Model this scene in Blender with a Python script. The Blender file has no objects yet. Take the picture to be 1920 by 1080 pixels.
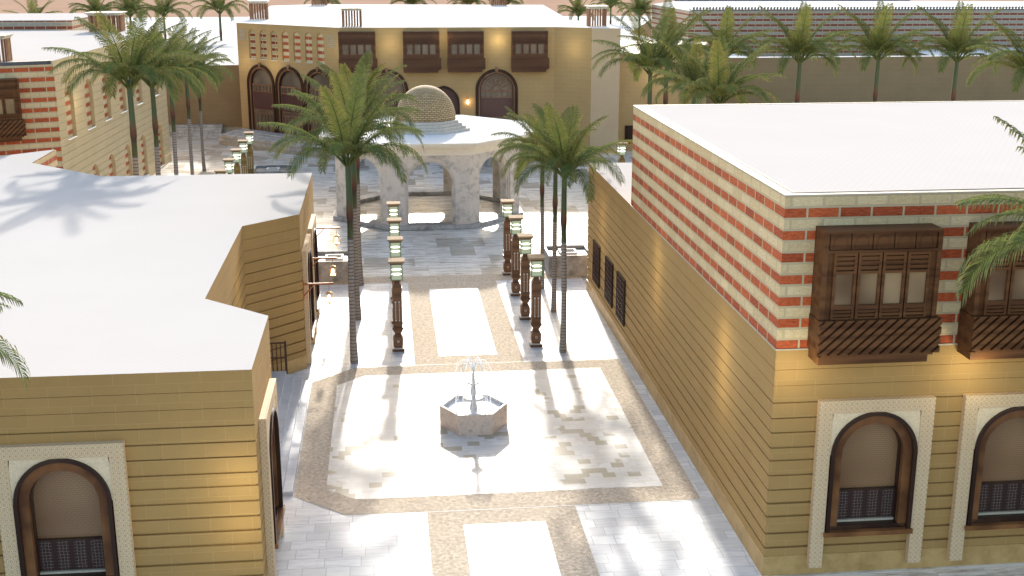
import bpy, bmesh, math, random
from mathutils import Vector, Matrix
from math import sin, cos, pi, radians, sqrt, atan2
random.seed(7)
SC = bpy.context.scene
COL = SC.collection

# ------------------------------------------------------------------ materials
class NT:
    def __init__(s, name):
        s.m = bpy.data.materials.new(name); s.m.use_nodes = True
        s.t = s.m.node_tree; s.t.nodes.clear()
        s.out = s.n('ShaderNodeOutputMaterial')
    def n(s, typ, ins=None, **props):
        nd = s.t.nodes.new(typ)
        for k, v in props.items(): setattr(nd, k, v)
        if ins:
            for k, v in ins.items(): s.set(nd, k, v)
        return nd
    def set(s, nd, k, v):
        sock = nd.inputs[k]
        if isinstance(v, bpy.types.NodeSocket): s.t.links.new(v, sock)
        elif isinstance(v, bpy.types.Node): s.t.links.new(v.outputs[0], sock)
        else:
            if isinstance(v, (tuple, list)) and len(v) == 3 and sock.type == 'RGBA': v = (*v, 1)
            sock.default_value = v
    def mix(s, fac, a, b, mode='MIX'):
        nd = s.n('ShaderNodeMix', data_type='RGBA', blend_type=mode)
        s.set(nd, 0, fac); s.set(nd, 6, a); s.set(nd, 7, b)
        return nd.outputs[2]
    def math(s, op, a, b=0.0, c=None):
        nd = s.n('ShaderNodeMath', operation=op); s.set(nd, 0, a); s.set(nd, 1, b)
        if c is not None: s.set(nd, 2, c)
        return nd.outputs[0]
    def ramp(s, fac, stops):
        nd = s.n('ShaderNodeValToRGB'); s.set(nd, 0, fac)
        e = nd.color_ramp.elements
        while len(e) < len(stops): e.new(0.5)
        for el, (p, c) in zip(e, stops):
            el.position = p; el.color = (*c, 1) if len(c) == 3 else c
        return nd.outputs[0]
    def uv(s): return s.n('ShaderNodeTexCoord').outputs['UV']
    def obj(s): return s.n('ShaderNodeTexCoord').outputs['Object']
    def mapping(s, vec, scale=(1, 1, 1), loc=(0, 0, 0), rot=(0, 0, 0)):
        return s.n('ShaderNodeMapping', {'Vector': vec, 'Scale': scale, 'Location': loc, 'Rotation': rot}).outputs[0]
    def noise(s, vec, scale, detail=4, rough=.55):
        return s.n('ShaderNodeTexNoise', {'Vector': vec, 'Scale': scale, 'Detail': detail, 'Roughness': rough}).outputs[0]
    def bump(s, h, strength=.3, dist=.01):
        return s.n('ShaderNodeBump', {'Height': h, 'Strength': strength, 'Distance': dist}).outputs[0]
    def pbr(s, color, rough=.7, normal=None, spec=.4, **kw):
        b = s.n('ShaderNodeBsdfPrincipled', {'Base Color': color, 'Roughness': rough, 'Specular IOR Level': spec})
        if normal is not None: s.set(b, 'Normal', normal)
        for k, v in kw.items(): s.set(b, k.replace('_', ' '), v)
        s.t.links.new(b.outputs[0], s.out.inputs[0]); return b

M = {}
def bricktex(s, vec, w, h, mortar, off=.5, sm=.1):
    return s.n('ShaderNodeTexBrick', {'Vector': vec, 'Color1': (0, 0, 0), 'Color2': (1, 1, 1), 'Mortar': (.5, .5, .5), 'Scale': 1.0,
               'Mortar Size': mortar, 'Mortar Smooth': sm, 'Bias': 0.0, 'Brick Width': w, 'Row Height': h}, offset=off)

def limestone(name, c1, c2, w=.9, h=.44):
    s = NT(name); uv = s.uv()
    b = bricktex(s, uv, w, h, .007)
    spk = s.noise(s.mapping(uv, (14, 26, 14)), 1.6, 3, .6)
    big = s.noise(uv, .7, 4)
    col = s.mix(s.math('MULTIPLY', b.outputs[0], .35), c1, c2)
    col = s.mix(s.ramp(big, [(.35, (0, 0, 0)), (.75, (.4, .4, .4))]), col, tuple(x*.78 for x in c1))
    col = s.mix(s.ramp(spk, [(.60, (0, 0, 0)), (.70, (.6, .6, .6))]), col, tuple(x*.62 for x in c1))
    col = s.mix(b.outputs[1], col, tuple(min(1, x*1.04) for x in c2))
    h_ = s.math('SUBTRACT', s.math('MULTIPLY', spk, -.3), s.math('MULTIPLY', b.outputs[1], -1.0))
    s.pbr(col, .8, s.bump(h_, .5, .006), .25)
    M[name] = s.m
LS1, LS2 = (.415, .25, .09), (.47, .292, .11)
limestone('limestone', LS1, LS2)
limestone('limestone_fine', (.55, .37, .155), (.60, .41, .18), .8, .30)
limestone('limestone_back', (.47, .306, .133), (.52, .342, .155), .8, .30)
limestone('limestone_pale', (.60, .46, .26), (.66, .51, .30), .9, .42)
limestone('limestone_plain', (.60, .43, .26), (.63, .455, .28), 1.2, .9)
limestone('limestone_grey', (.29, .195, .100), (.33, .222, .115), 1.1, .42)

def striped(name, w=.72, h=.248, red1=(.24, .036, .014), red2=(.68, .15, .045), cr1=(.58, .42, .21), cr2=(.80, .65, .40), phase=-.092):
    s = NT(name); uv = s.mapping(s.uv(), loc=(0, phase, 0))
    b = bricktex(s, uv, w, h, .026, .5, .15)
    v = s.n('ShaderNodeSeparateXYZ', {'Vector': uv}).outputs[1]
    row = s.math('FLOOR', s.math('DIVIDE', v, h))
    par = s.math('ABSOLUTE', s.math('MODULO', row, 2.0))
    nz = s.noise(s.mapping(uv, (5, 16, 5)), 1.5, 6, .65)
    pit = s.noise(s.mapping(uv, (20, 30, 20)), 1.3, 2, .5)
    rnd = s.math('ADD', s.math('MULTIPLY', b.outputs[0], .42), s.math('MULTIPLY', s.ramp(nz, [(.36, (0, 0, 0)), (.64, (1, 1, 1))]), .58))
    red = s.mix(rnd, red1, red2); cr = s.mix(rnd, cr1, cr2)
    col = s.mix(par, red, cr)
    col = s.mix(s.ramp(pit, [(.66, (0, 0, 0)), (.72, (.8, .8, .8))]), col, (.06, .035, .02))
    col = s.mix(b.outputs[1], col, (.56, .44, .27))
    hh = s.math('ADD', s.math('MULTIPLY', nz, .5), s.math('MULTIPLY', b.outputs[1], -1.4))
    s.pbr(col, .75, s.bump(hh, .8, .012), .3)
    M[name] = s.m
striped('striped_brick')
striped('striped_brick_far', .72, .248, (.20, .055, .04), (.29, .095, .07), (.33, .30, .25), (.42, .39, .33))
striped('striped_brick_shaded', .72, .248, (.16, .03, .015), (.24, .05, .025), (.34, .27, .14), (.42, .35, .2))  # darker copy of the brick, niche shade put into its colours

def roofmat(name, c1, c2):
    s = NT(name); uv = s.uv()
    b = bricktex(s, s.mapping(uv, rot=(0, 0, .55)), .16, .16, .008, 0.)
    n = s.noise(uv, .35, 4)
    col = s.mix(n, c1, c2)
    col = s.mix(s.math('MULTIPLY', b.outputs[1], .16), col, (.3, .3, .3))
    s.pbr(col, .9, None, .0); M[name] = s.m
roofmat('roof_white', (.50, .47, .445), (.54, .51, .485))
roofmat('roof_bright', (.68, .67, .65), (.72, .71, .69))

def slabs(name, w, h, c1, c2, mortar, mcol, off=.5, rot=0., veins=.3, vein_c=(.5, .45, .38), rough=.35, aniso=(1, 6, 1), vs=1.0, patch=None):
    s = NT(name); uv = s.mapping(s.uv(), rot=(0, 0, rot))
    b = bricktex(s, uv, w, h, mortar, off, .2)
    if name == 'slab_white': b.offset_frequency = 3; b.squash = 1.55; b.squash_frequency = 2
    vn = s.noise(s.mapping(uv, aniso), vs, 7, .65)
    big = s.noise(uv, .45, 3)
    col = s.mix(b.outputs[0], c1, c2)
    # per-slab shift of the veining
    sep = s.n('ShaderNodeVectorMath', {0: s.mapping(uv, aniso), 1: b.outputs[0]}, operation='ADD')
    vn2 = s.noise(sep.outputs[0], vs*1.7, 8, .7)
    f = s.math('MULTIPLY', s.ramp(vn2, [(.46, (0, 0, 0)), (.64, (1, 1, 1))]), veins)
    col = s.mix(f, col, vein_c)
    if patch:
        sel = s.ramp(s.math('MULTIPLY', b.outputs[0], s.math('ADD', big, .35)), [(.60 if name != 'travertine_square' else .68, (0, 0, 0)), (.66 if name != 'travertine_square' else .72, (1, 1, 1))])
        col = s.mix(s.math('MULTIPLY', sel, .65), col, patch)
    col = s.mix(b.outputs[1], col, mcol)
    s.pbr(col, rough, s.bump(s.math('MULTIPLY', b.outputs[1], -1.), .4, .004), .9 if name == 'travertine_plaza' else .14)
    M[name] = s.m
slabs('slab_white', .56, .47, (.60, .59, .58), (.78, .77, .755), .008, (.40, .40, .41), veins=.5, vein_c=(.42, .43, .46), rough=.5, off=.37)
slabs('travertine_square', .36, .33, (.66, .63, .59), (.80, .77, .72), .002, (.58, .55, .50), veins=.5, vein_c=(.56, .47, .33), aniso=(1.2, 7, 1), patch=(.30, .23, .11), rough=.5)
slabs('travertine_plaza', 1.2, 1.9, (.84, .78, .70), (.93, .88, .81), .003, (.38, .36, .33), veins=.8, vein_c=(.30, .24, .16), aniso=(.5, 3.0, 1), patch=(.30, .25, .18), vs=.9, rough=.24)
slabs('mosaic_white', .13, .13, (.74, .74, .75), (.82, .82, .82), .006, (.52, .52, .54), veins=.0, rough=.4, off=0.)
slabs('step_marble', 1.6, .5, (.50, .51, .54), (.62, .62, .62), .001, (.5, .5, .5), veins=.45, vein_c=(.36, .38, .43), rough=.35)

def cobble():
    s = NT('cobble_brown'); uv = s.uv()
    b = bricktex(s, uv, .07, .07, .006, 0.5, .4)
    n = s.noise(uv, 9., 4, .7); n2 = s.noise(uv, 1.2, 3)
    col = s.mix(b.outputs[0], (.56, .46, .355), (.82, .70, .56))
    col = s.mix(s.ramp(n, [(.42, (0, 0, 0)), (.68, (.8, .8, .8))]), col, (.30, .235, .16))
    col = s.mix(s.math('MULTIPLY', n2, .3), col, (.76, .65, .51))
    col = s.mix(s.math('MULTIPLY', b.outputs[1], .6), col, (.28, .225, .16))
    s.pbr(col, .9, s.bump(b.outputs[1], .4, .004), .05); M['cobble_brown'] = s.m
cobble()

def stone(name, c1, c2, c3, scale=1.5, rough=.5, space='obj', lo=.45, hi=.62, spec=.35):
    s = NT(name); v = s.obj() if space == 'obj' else s.uv()
    n = s.noise(v, scale, 8, .68); n2 = s.noise(v, scale*.4, 3)
    col = s.mix(n2, c1, c2)
    col = s.mix(s.ramp(n, [(lo, (0, 0, 0)), (hi, (1, 1, 1))]), col, c3)
    s.pbr(col, rough, s.bump(n, .25, .01), spec); M[name] = s.m
stone('pavilion_marble', (.58, .52, .455), (.68, .615, .54), (.29, .265, .24), 2.3, .5, lo=.48, hi=.70)
stone('pavilion_plinth', (.40, .39, .38), (.48, .46, .44), (.22, .21, .20), 2.2, .5)
stone('planter_stone', (.30, .30, .30), (.38, .37, .36), (.17, .17, .17), 1.6, .4)
stone('planter_dark', (.10, .10, .105), (.14, .14, .14), (.20, .20, .20), 5, .4)
stone('plinth_gold', (.52, .32, .12), (.58, .37, .15), (.36, .21, .07), 1.7, .45, 'uv', .42, .7)
stone('plinth_pale', (.42, .36, .26), (.46, .39, .28), (.34, .28, .2), 1.7, .5, 'uv', .42, .7)
stone('fountain_pink', (.60, .47, .39), (.68, .55, .46), (.44, .33, .27), 9, .35, lo=.5, hi=.66)
stone('fountain_grey', (.62, .60, .59), (.68, .66, .65), (.5, .48, .48), 7, .3)
stone('white_stone', (.72, .70, .66), (.76, .74, .70), (.66, .64, .60), 4, .6)
stone('dome_step', (.60, .55, .47), (.66, .60, .52), (.55, .50, .43), 4, .7, spec=.1)
stone('entablature', (.76, .70, .58), (.80, .74, .62), (.72, .66, .54), 3, .6)
stone('trim_cream', (.50, .44, .34), (.54, .48, .37), (.46, .40, .31), 6, .6)
stone('spandrel', (.78, .61, .40), (.84, .66, .44), (.70, .54, .35), 16, .7)
stone('steps_grey', (.50, .48, .46), (.60, .58, .55), (.33, .31, .29), 2, .4)
stone('steps_tan', (.42, .36, .28), (.46, .4, .32), (.34, .29, .23), 2, .5)
stone('sand', (.37, .25, .18), (.395, .265, .195), (.35, .235, .17), .05, 1., spec=0.)
stone('dark_coping', (.10, .10, .11), (.12, .12, .13), (.08, .08, .09), 2, .5)

def domebrick():
    s = NT('dome_brick'); uv = s.uv()
    b = bricktex(s, uv, .22, .105, .014, .5, .1)
    n = s.noise(uv, 6, 4)
    col = s.mix(b.outputs[0], (.48, .335, .165), (.66, .48, .275))
    col = s.mix(s.math('MULTIPLY', n, .4), col, (.36, .26, .13))
    col = s.mix(b.outputs[1], col, (.13, .095, .05))
    s.pbr(col, .8, s.bump(s.math('MULTIPLY', b.outputs[1], -1.), .9, .012), .25); M['dome_brick'] = s.m
domebrick()

def wood(name, c1, c2, c3, axis='x', sc=3., rough=.4):
    s = NT(name); v = s.obj()
    sca = {'x': (.5, 5, 9), 'z': (9, 9, .6), 'p': (3, 3, 3)}[axis]
    n = s.noise(s.mapping(v, sca), sc, 6, .6)
    n2 = s.noise(s.mapping(v, sca), sc*.25, 3, .6)
    col = s.mix(n, c1, c2)
    col = s.mix(s.ramp(n2, [(.42, (0, 0, 0)), (.6, (.9, .9, .9))]), col, c3)
    s.pbr(col, rough, s.bump(n, .25, .004), .2); M[name] = s.m
wood('oriel_wood', (.135, .054, .019), (.20, .086, .032), (.08, .030, .011), 'x', 2.2, .55)
wood('oriel_wood_far', (.125, .055, .028), (.185, .083, .042), (.085, .036, .019), 'x', 1.0, .5)
wood('arch_wood', (.22, .09, .034), (.33, .145, .055), (.09, .034, .014), 'p', .9, .3)
wood('arch_wood_dark', (.045, .022, .014), (.07, .035, .02), (.03, .014, .01), 'z', 1., .3)
wood('post_wood', (.17, .085, .045), (.25, .13, .07), (.11, .055, .03), 'x', 2.5, .45)
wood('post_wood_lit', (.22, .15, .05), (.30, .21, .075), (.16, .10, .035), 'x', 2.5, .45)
wood('slat_wood', (.30, .155, .085), (.38, .205, .115), (.20, .095, .05), 'z', 1.5, .6)
wood('lattice_wood', (.075, .035, .02), (.11, .05, .03), (.05, .022, .013), 'z', 2., .5)

def carved():
    s = NT('carved_stone'); uv = s.uv()
    p = s.mapping(uv, (8.2, 8.2, 8.2))
    v1 = s.n('ShaderNodeTexVoronoi', {'Vector': p, 'Scale': 1.0, 'Randomness': 0.0}, feature='F1')
    rings = s.math('SINE', s.math('MULTIPLY', v1.outputs[0], 21.))
    p2 = s.mapping(uv, (8.2, 8.2, 8.2), rot=(0, 0, radians(45)))
    v2 = s.n('ShaderNodeTexVoronoi', {'Vector': p2, 'Scale': 1.41421, 'Randomness': 0.0}, feature='DISTANCE_TO_EDGE')
    ln = s.ramp(v2.outputs[0], [(.05, (0, 0, 0)), (.12, (1, 1, 1))])
    r = s.ramp(rings, [(.1, (0, 0, 0)), (.75, (1, 1, 1))])
    m = s.math('MULTIPLY', s.math('ADD', s.math('MULTIPLY', r, .65), s.math('MULTIPLY', ln, .35)), 1.0)
    col = s.mix(m, (.92, .68, .43), (.42, .28, .15))
    s.pbr(col, .7, s.bump(s.math('MULTIPLY', m, -1.), .8, .01), .25); M['carved_stone'] = s.m
carved()

def screen():
    s = NT('carved_screen'); uv = s.uv()
    sx = s.n('ShaderNodeSeparateXYZ', {'Vector': uv})
    p = s.mapping(uv, (9, 9, 9))
    v1 = s.n('ShaderNodeTexVoronoi', {'Vector': p, 'Scale': 1.5, 'Randomness': 0.25}, feature='DISTANCE_TO_EDGE')
    e = s.ramp(v1.outputs[0], [(.04, (1, 1, 1)), (.12, (0, 0, 0))])
    band = s.math('PINGPONG', sx.outputs[0], .18)
    bm = s.math('GREATER_THAN', band, .055)
    col = s.mix(s.math('MULTIPLY', e, bm), (.045, .022, .018), (.17, .125, .11))
    s.pbr(col, .5, s.bump(e, .5, .006), .2); M['carved_screen'] = s.m
screen()

def glassy(name, c1, c2, rough=.08, spec=.8, brickish=True):
    s = NT(name); uv = s.uv()
    b = bricktex(s, uv, .11, .05, .008, .5, .3)
    n = s.noise(uv, .45, 1)
    col = s.mix(s.ramp(n, [(.38, (0, 0, 0)), (.62, (1, 1, 1))]), c1, c2)  # soft reflection gradient painted into the pane colour
    if brickish: col = s.mix(s.math('MULTIPLY', b.outputs[1], .35), col, tuple(x*.45 for x in c1))  # faint reflected brickwork drawn into the glass colour
    s.pbr(col, rough, None, spec); M[name] = s.m
glassy('pane_brown', (.23, .115, .055), (.34, .20, .10), .12, .45)
glassy('pane_dark', (.055, .035, .025), (.085, .058, .04), .12, .5)
glassy('pane_far', (.13, .10, .075), (.22, .17, .12), .2, .5, False)
glassy('pane_far_red', (.085, .038, .034), (.115, .055, .046), .3, .4, False)
glassy('pane_oriel', (.13, .07, .035), (.46, .32, .17), .15, .3, False)

def simple(name, c, rough=.5, metal=0., spec=.4, emit=None, es=0.):
    s = NT(name)
    b = s.pbr(c, rough, None, spec, Metallic=metal)
    if emit: s.set(b, 'Emission Color', emit); s.set(b, 'Emission Strength', es)
    M[name] = s.m
simple('interior_dark', (.025, .016, .011), .9)
simple('copper', (.42, .14, .055), .45, .0)
simple('gold_metal', (.55, .34, .16), .35, .6)
simple('pale_inlay', (.62, .58, .52), .5)
simple('cap_cream', (.36, .26, .17), .8, spec=.05)
simple('lantern_frame', (.13, .20, .10), .5)
simple('rail_brown', (.10, .045, .025), .5)
simple('black_metal', (.03, .03, .035), .5)
simple('merlon_grey', (.12, .125, .13), .6)
simple('lamp_glow', (.9, .9, .8), .5, emit=(1., .97, .72, 1), es=2.0)
simple('lamp_pane', (.20, .24, .19), .3, spec=.2, emit=(.72, .80, .55, 1), es=.16)
simple('candle_glow', (1, .8, .5), .5, emit=(1., .66, .32, 1), es=9.)
simple('candle_glass', (.6, .42, .25), .2, emit=(1., .62, .3, 1), es=.9)
def jetmat():
    s = NT('water_jet'); d = s.n('ShaderNodeBsdfDiffuse', {'Color': (.95, .96, .97, 1)}); t = s.n('ShaderNodeBsdfTranslucent', {'Color': (.95, .97, 1, 1)})
    mx = s.n('ShaderNodeMixShader', {0: .5, 1: d.outputs[0], 2: t.outputs[0]}); s.t.links.new(mx.outputs[0], s.out.inputs[0]); M['water_jet'] = s.m
jetmat()

def water():
    s = NT('basin_water'); v = s.obj()
    n = s.noise(s.mapping(v, (4, 9, 4)), 1.5, 3)
    s.pbr(s.mix(n, (.62, .63, .65), (.90, .90, .90)), .6, s.bump(n, .4, .02), .2); M['basin_water'] = s.m
water()

def leaf():
    s = NT('palm_leaf')
    a = s.n('ShaderNodeAttribute', attribute_name='tint')
    sep = s.n('ShaderNodeSeparateColor', {'Color': a.outputs[0]})
    r, t, o = sep.outputs[0], sep.outputs[1], sep.outputs[2]
    col = s.mix(r, (.024, .060, .020), (.135, .175, .040))
    col = s.mix(s.math('MULTIPLY', t, .6), col, (.36, .31, .15))
    col = s.mix(o, col, (.36, .19, .07))
    d = s.n('ShaderNodeBsdfDiffuse', {'Color': col})
    tr = s.n('ShaderNodeBsdfTranslucent', {'Color': s.mix(.35, col, (.22, .27, .05))})
    mx = s.n('ShaderNodeMixShader', {0: .17, 1: d.outputs[0], 2: tr.outputs[0]})
    s.t.links.new(mx.outputs[0], s.out.inputs[0]); M['palm_leaf'] = s.m
leaf()
def trunkmats():
    s = NT('palm_trunk'); v = s.obj()
    z = s.n('ShaderNodeSeparateXYZ', {'Vector': v}).outputs[2]
    n = s.noise(s.mapping(v, (6, 6, 3)), 2., 5)
    zz = s.math('ADD', z, s.math('MULTIPLY', n, .05))
    ring = s.math('PINGPONG', zz, .065)
    rm = s.ramp(s.math('MULTIPLY', ring, 15.4), [(.08, (0, 0, 0)), (.35, (1, 1, 1))])
    g = s.mix(n, (.25, .205, .17), (.38, .33, .29))
    g = s.mix(s.math('SUBTRACT', 1.0, rm), g, (.085, .065, .05))
    s.pbr(g, .8, s.bump(rm, .6, .01), .2); M['palm_trunk'] = s.m
    s = NT('palm_sheath'); v = s.obj()
    z = s.n('ShaderNodeSeparateXYZ', {'Vector': v}).outputs[2]
    n = s.noise(s.mapping(v, (8, 8, .8)), 2., 4)
    zn = s.math('MULTIPLY', s.math('ADD', z, s.math('MULTIPLY', n, .12)), .125)
    c = s.ramp(zn, [(.56, (.085, .085, .05)), (.61, (.055, .075, .025)), (.655, (.045, .03, .018)), (.685, (.11, .04, .025)), (.71, (.12, .07, .03)), (.75, (.065, .095, .045))])
    col = s.mix(s.math('MULTIPLY', n, .35), c, (.11, .17, .07))
    s.pbr(c, .45, None, .35); M['palm_sheath'] = s.m
trunkmats()

# ------------------------------------------------------------------ mesh builder
class MB:
    def __init__(s): s.v = []; s.f = []; s.m = []; s.uvs = {}; s.mats = []; s.smooth = set()
    def mi(s, mat):
        if mat not in s.mats: s.mats.append(mat)
        return s.mats.index(mat)
    def face(s, pts, mat, uv=None, smooth=False):
        i = len(s.v); s.v += [tuple(p) for p in pts]
        s.f.append(tuple(range(i, i+len(pts)))); s.m.append(s.mi(mat))
        if uv: s.uvs[len(s.f)-1] = uv
        if smooth: s.smooth.add(len(s.f)-1)
    def idx(s, pts):
        i = len(s.v); s.v += [tuple(p) for p in pts]; return list(range(i, i+len(pts)))
    def fi(s, ids, mat, smooth=False, uv=None):
        s.f.append(tuple(ids)); s.m.append(s.mi(mat))
        if smooth: s.smooth.add(len(s.f)-1)
        if uv: s.uvs[len(s.f)-1] = uv
    def box(s, x0, x1, y0, y1, z0, z1, mat, T=None):
        P = [(x0,y0,z0),(x1,y0,z0),(x1,y1,z0),(x0,y1,z0),(x0,y0,z1),(x1,y0,z1),(x1,y1,z1),(x0,y1,z1)]
        if T: P = [T @ Vector(p) for p in P]
        i = s.idx(P)
        for q in ((3,2,1,0),(4,5,6,7),(0,1,5,4),(1,2,6,5),(2,3,7,6),(3,0,4,7)): s.fi([i[k] for k in q], mat)
    def prism_xz(s, poly, y0, y1, mat, T=None):     # poly in x,z; counter-clockwise seen from -y
        n = len(poly)
        A = [(x, y0, z) for x, z in poly]; B = [(x, y1, z) for x, z in poly]
        if T: A = [T @ Vector(p) for p in A]; B = [T @ Vector(p) for p in B]
        a = s.idx(A); b = s.idx(B)
        s.fi(a, mat); s.fi(b[::-1], mat)
        for k in range(n): s.fi([a[(k+1) % n], a[k], b[k], b[(k+1) % n]], mat)
    def prism(s, poly, z0, z1, mat, top=None):
        a = s.idx([(x, y, z0) for x, y in poly]); b = s.idx([(x, y, z1) for x, y in poly]); n = len(poly)
        s.fi(a[::-1], mat); s.fi(b, top or mat)
        for k in range(n): s.fi([a[k], a[(k+1) % n], b[(k+1) % n], b[k]], mat)
    def strip_xz(s, outer, inner, y0, y1, mat, T=None, close=False):   # ring between two equal-length curves
        n = len(outer)
        def tr(p): return T @ Vector(p) if T else p
        o0 = s.idx([tr((x, y0, z)) for x, z in outer]); o1 = s.idx([tr((x, y1, z)) for x, z in outer])
        i0 = s.idx([tr((x, y0, z)) for x, z in inner]); i1 = s.idx([tr((x, y1, z)) for x, z in inner])
        rng = range(n) if close else range(n-1)
        for k in rng:
            j = (k+1) % n
            s.fi([o0[k], i0[k], i0[j], o0[j]], mat); s.fi([o1[k], o1[j], i1[j], i1[k]], mat)
            s.fi([o0[k], o0[j], o1[j], o1[k]], mat); s.fi([i0[k], i1[k], i1[j], i0[j]], mat)
        if not close:
            for k in (0, n-1):
                q = [o0[k], o1[k], i1[k], i0[k]]
                s.fi(q if k == 0 else q[::-1], mat)
    def tube(s, pts, rad, mat, n=8, smooth=True, caps=True):
        rings = []
        for k, p in enumerate(pts):
            p = Vector(p); r = rad[k] if isinstance(rad, (list, tuple)) else rad
            d = (Vector(pts[min(k+1, len(pts)-1)]) - Vector(pts[max(k-1, 0)])).normalized()
            u = d.orthogonal().normalized() if abs(d.z) < .95 else Vector((1, 0, 0)); u = (u - d*u.dot(d)).normalized()
            if abs(d.z) < .95: u = (Vector((0, 0, 1)) - d*d.z).normalized()
            w = d.cross(u)
            rings.append(s.idx([p + u*(r*cos(2*pi*a/n)) + w*(r*sin(2*pi*a/n)) for a in range(n)]))
        for a, b in zip(rings, rings[1:]):
            for k in range(n): s.fi([a[k], a[(k+1) % n], b[(k+1) % n], b[k]], mat, smooth)
        if caps: s.fi(rings[0][::-1], mat); s.fi(rings[-1], mat)
    def lathe(s, prof, mat, n=24, c=(0, 0), smooth=True, uvr=None):
        rings = [s.idx([(c[0]+r*cos(2*pi*a/n), c[1]+r*sin(2*pi*a/n), z) for a in range(n)]) for r, z in prof]
        L = 0; acc = [0]
        for (r0, z0), (r1, z1) in zip(prof, prof[1:]): L += sqrt((r1-r0)**2+(z1-z0)**2); acc.append(L)
        for q, (a, b) in enumerate(zip(rings, rings[1:])):
            for k in range(n):
                uv = None
                if uvr: uv = [(uvr*2*pi*k/n, acc[q]), (uvr*2*pi*(k+1)/n, acc[q]), (uvr*2*pi*(k+1)/n, acc[q+1]), (uvr*2*pi*k/n, acc[q+1])]
                s.fi([a[k], a[(k+1) % n], b[(k+1) % n], b[k]], mat, smooth, uv)
        s.fi(rings[0][::-1], mat); s.fi(rings[-1], mat)
    def sweep(s, poly, prof, mat, top=None, matf=None):   # poly ccw; prof [(z, inset)]
        n = len(poly)
        def off(d):
            out = []
            for k in range(n):
                p0, p1, p2 = Vector(poly[k-1]), Vector(poly[k]), Vector(poly[(k+1) % n])
                e1 = (p1-p0).normalized(); e2 = (p2-p1).normalized()
                n1 = Vector((-e1.y, e1.x)); n2 = Vector((-e2.y, e2.x))
                b = (n1+n2); b = b / max(.2, (1 + n1.dot(n2)))
                out.append(p1 + b*d)
            return out
        rings = []
        for z, d in prof:
            rings.append(s.idx([(p.x, p.y, z) for p in off(d)]))
        for q, (a, b) in enumerate(zip(rings, rings[1:])):
            mm = matf(prof[q][0], prof[q+1][0]) if matf else mat
            for k in range(n): s.fi([a[k], a[(k+1) % n], b[(k+1) % n], b[k]], mm)
        s.fi(rings[0][::-1], mat); s.fi(rings[-1], top or mat)
    def build(s, name, parent=None, origin=None, loc=None, rotz=0.):
        me = bpy.data.meshes.new(name)
        o = Vector(origin) if origin is not None else Vector((0, 0, 0))
        V = [Vector(p) for p in s.v]
        me.from_pydata([tuple(p - o) for p in V], [], s.f)
        for m in s.mats: me.materials.append(M[m])
        uvl = me.uv_layers.new(name='UVMap')
        for p in me.polygons:
            p.material_index = s.m[p.index]
            if p.index in s.smooth: p.use_smooth = True
            if p.index in s.uvs:
                for li, uv in zip(p.loop_indices, s.uvs[p.index]): uvl.data[li].uv = uv
            else:
                nr = p.normal
                if abs(nr.z) > .7:
                    for li, vi in zip(p.loop_indices, p.vertices): uvl.data[li].uv = (V[vi].x, V[vi].y)
                else:
                    t = Vector((-nr.y, nr.x, 0)).normalized()
                    for li, vi in zip(p.loop_indices, p.vertices): uvl.data[li].uv = (V[vi].dot(t), V[vi].z)
        ob = bpy.data.objects.new(name, me); COL.objects.link(ob)
        if parent is not None: ob.parent = parent
        if loc is not None: ob.location = loc; ob.rotation_euler = (0, 0, rotz)
        return ob

def tag(o, label=None, cat=None, group=None, kind=None):
    if label: o['label'] = label
    if cat: o['category'] = cat
    if group: o['group'] = group
    if kind: o['kind'] = kind
    return o
def empty(name, loc=(0, 0, 0), rotz=0., parent=None):
    o = bpy.data.objects.new(name, None); COL.objects.link(o)
    o.location = loc; o.rotation_euler = (0, 0, rotz); o.empty_display_size = .3
    if parent is not None: o.parent = parent
    return o
def copy_tree(o, parent=None):
    c = o.copy(); COL.objects.link(c)
    if parent is not None: c.parent = parent
    for ch in list(o.children): copy_tree(ch, c)
    return c
def rel(root, child, loc, rotz=0.):
    child.parent = root; child.location = Vector(loc) - root.location; child.rotation_euler = (0, 0, rotz)
    return child
def cut(ob, cutters):
    for k, cb in enumerate(cutters):
        md = ob.modifiers.new('b', 'BOOLEAN'); md.operation = 'DIFFERENCE'; md.object = cb; md.solver = 'EXACT'
        bpy.context.view_layer.update()
        dg = bpy.context.evaluated_depsgraph_get()
        me = bpy.data.meshes.new_from_object(ob.evaluated_get(dg), preserve_all_data_layers=True, depsgraph=dg)
        ob.modifiers.clear(); ob.data = me
    for cb in cutters: bpy.data.objects.remove(cb)

def arch(cx, w, z0, ztop, n=20, pointed=False):   # polygon ccw seen from -y (x right, z up)
    r = w/2; pts = [(cx-r, z0), (cx+r, z0)]
    zs = ztop - (r if not pointed else r*1.15)
    for k in range(n+1):
        a = pi*k/n
        x = cx + r*cos(a); z = zs + r*sin(a)
        if pointed: z = zs + (ztop-zs)*(sin(a)**.9)*(1-.10*abs(cos(a))) if 0 < k < n else zs
        pts.append((x, z))
    return pts
def arch_open(cx, w, z0, ztop, n=20):   # open curve for strips: up left side, over, down right side
    r = w/2; zs = ztop - r
    return [(cx-r, z0)] + [(cx - r*cos(pi*k/n), zs + r*sin(pi*k/n)) for k in range(n+1)] + [(cx+r, z0)]

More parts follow.
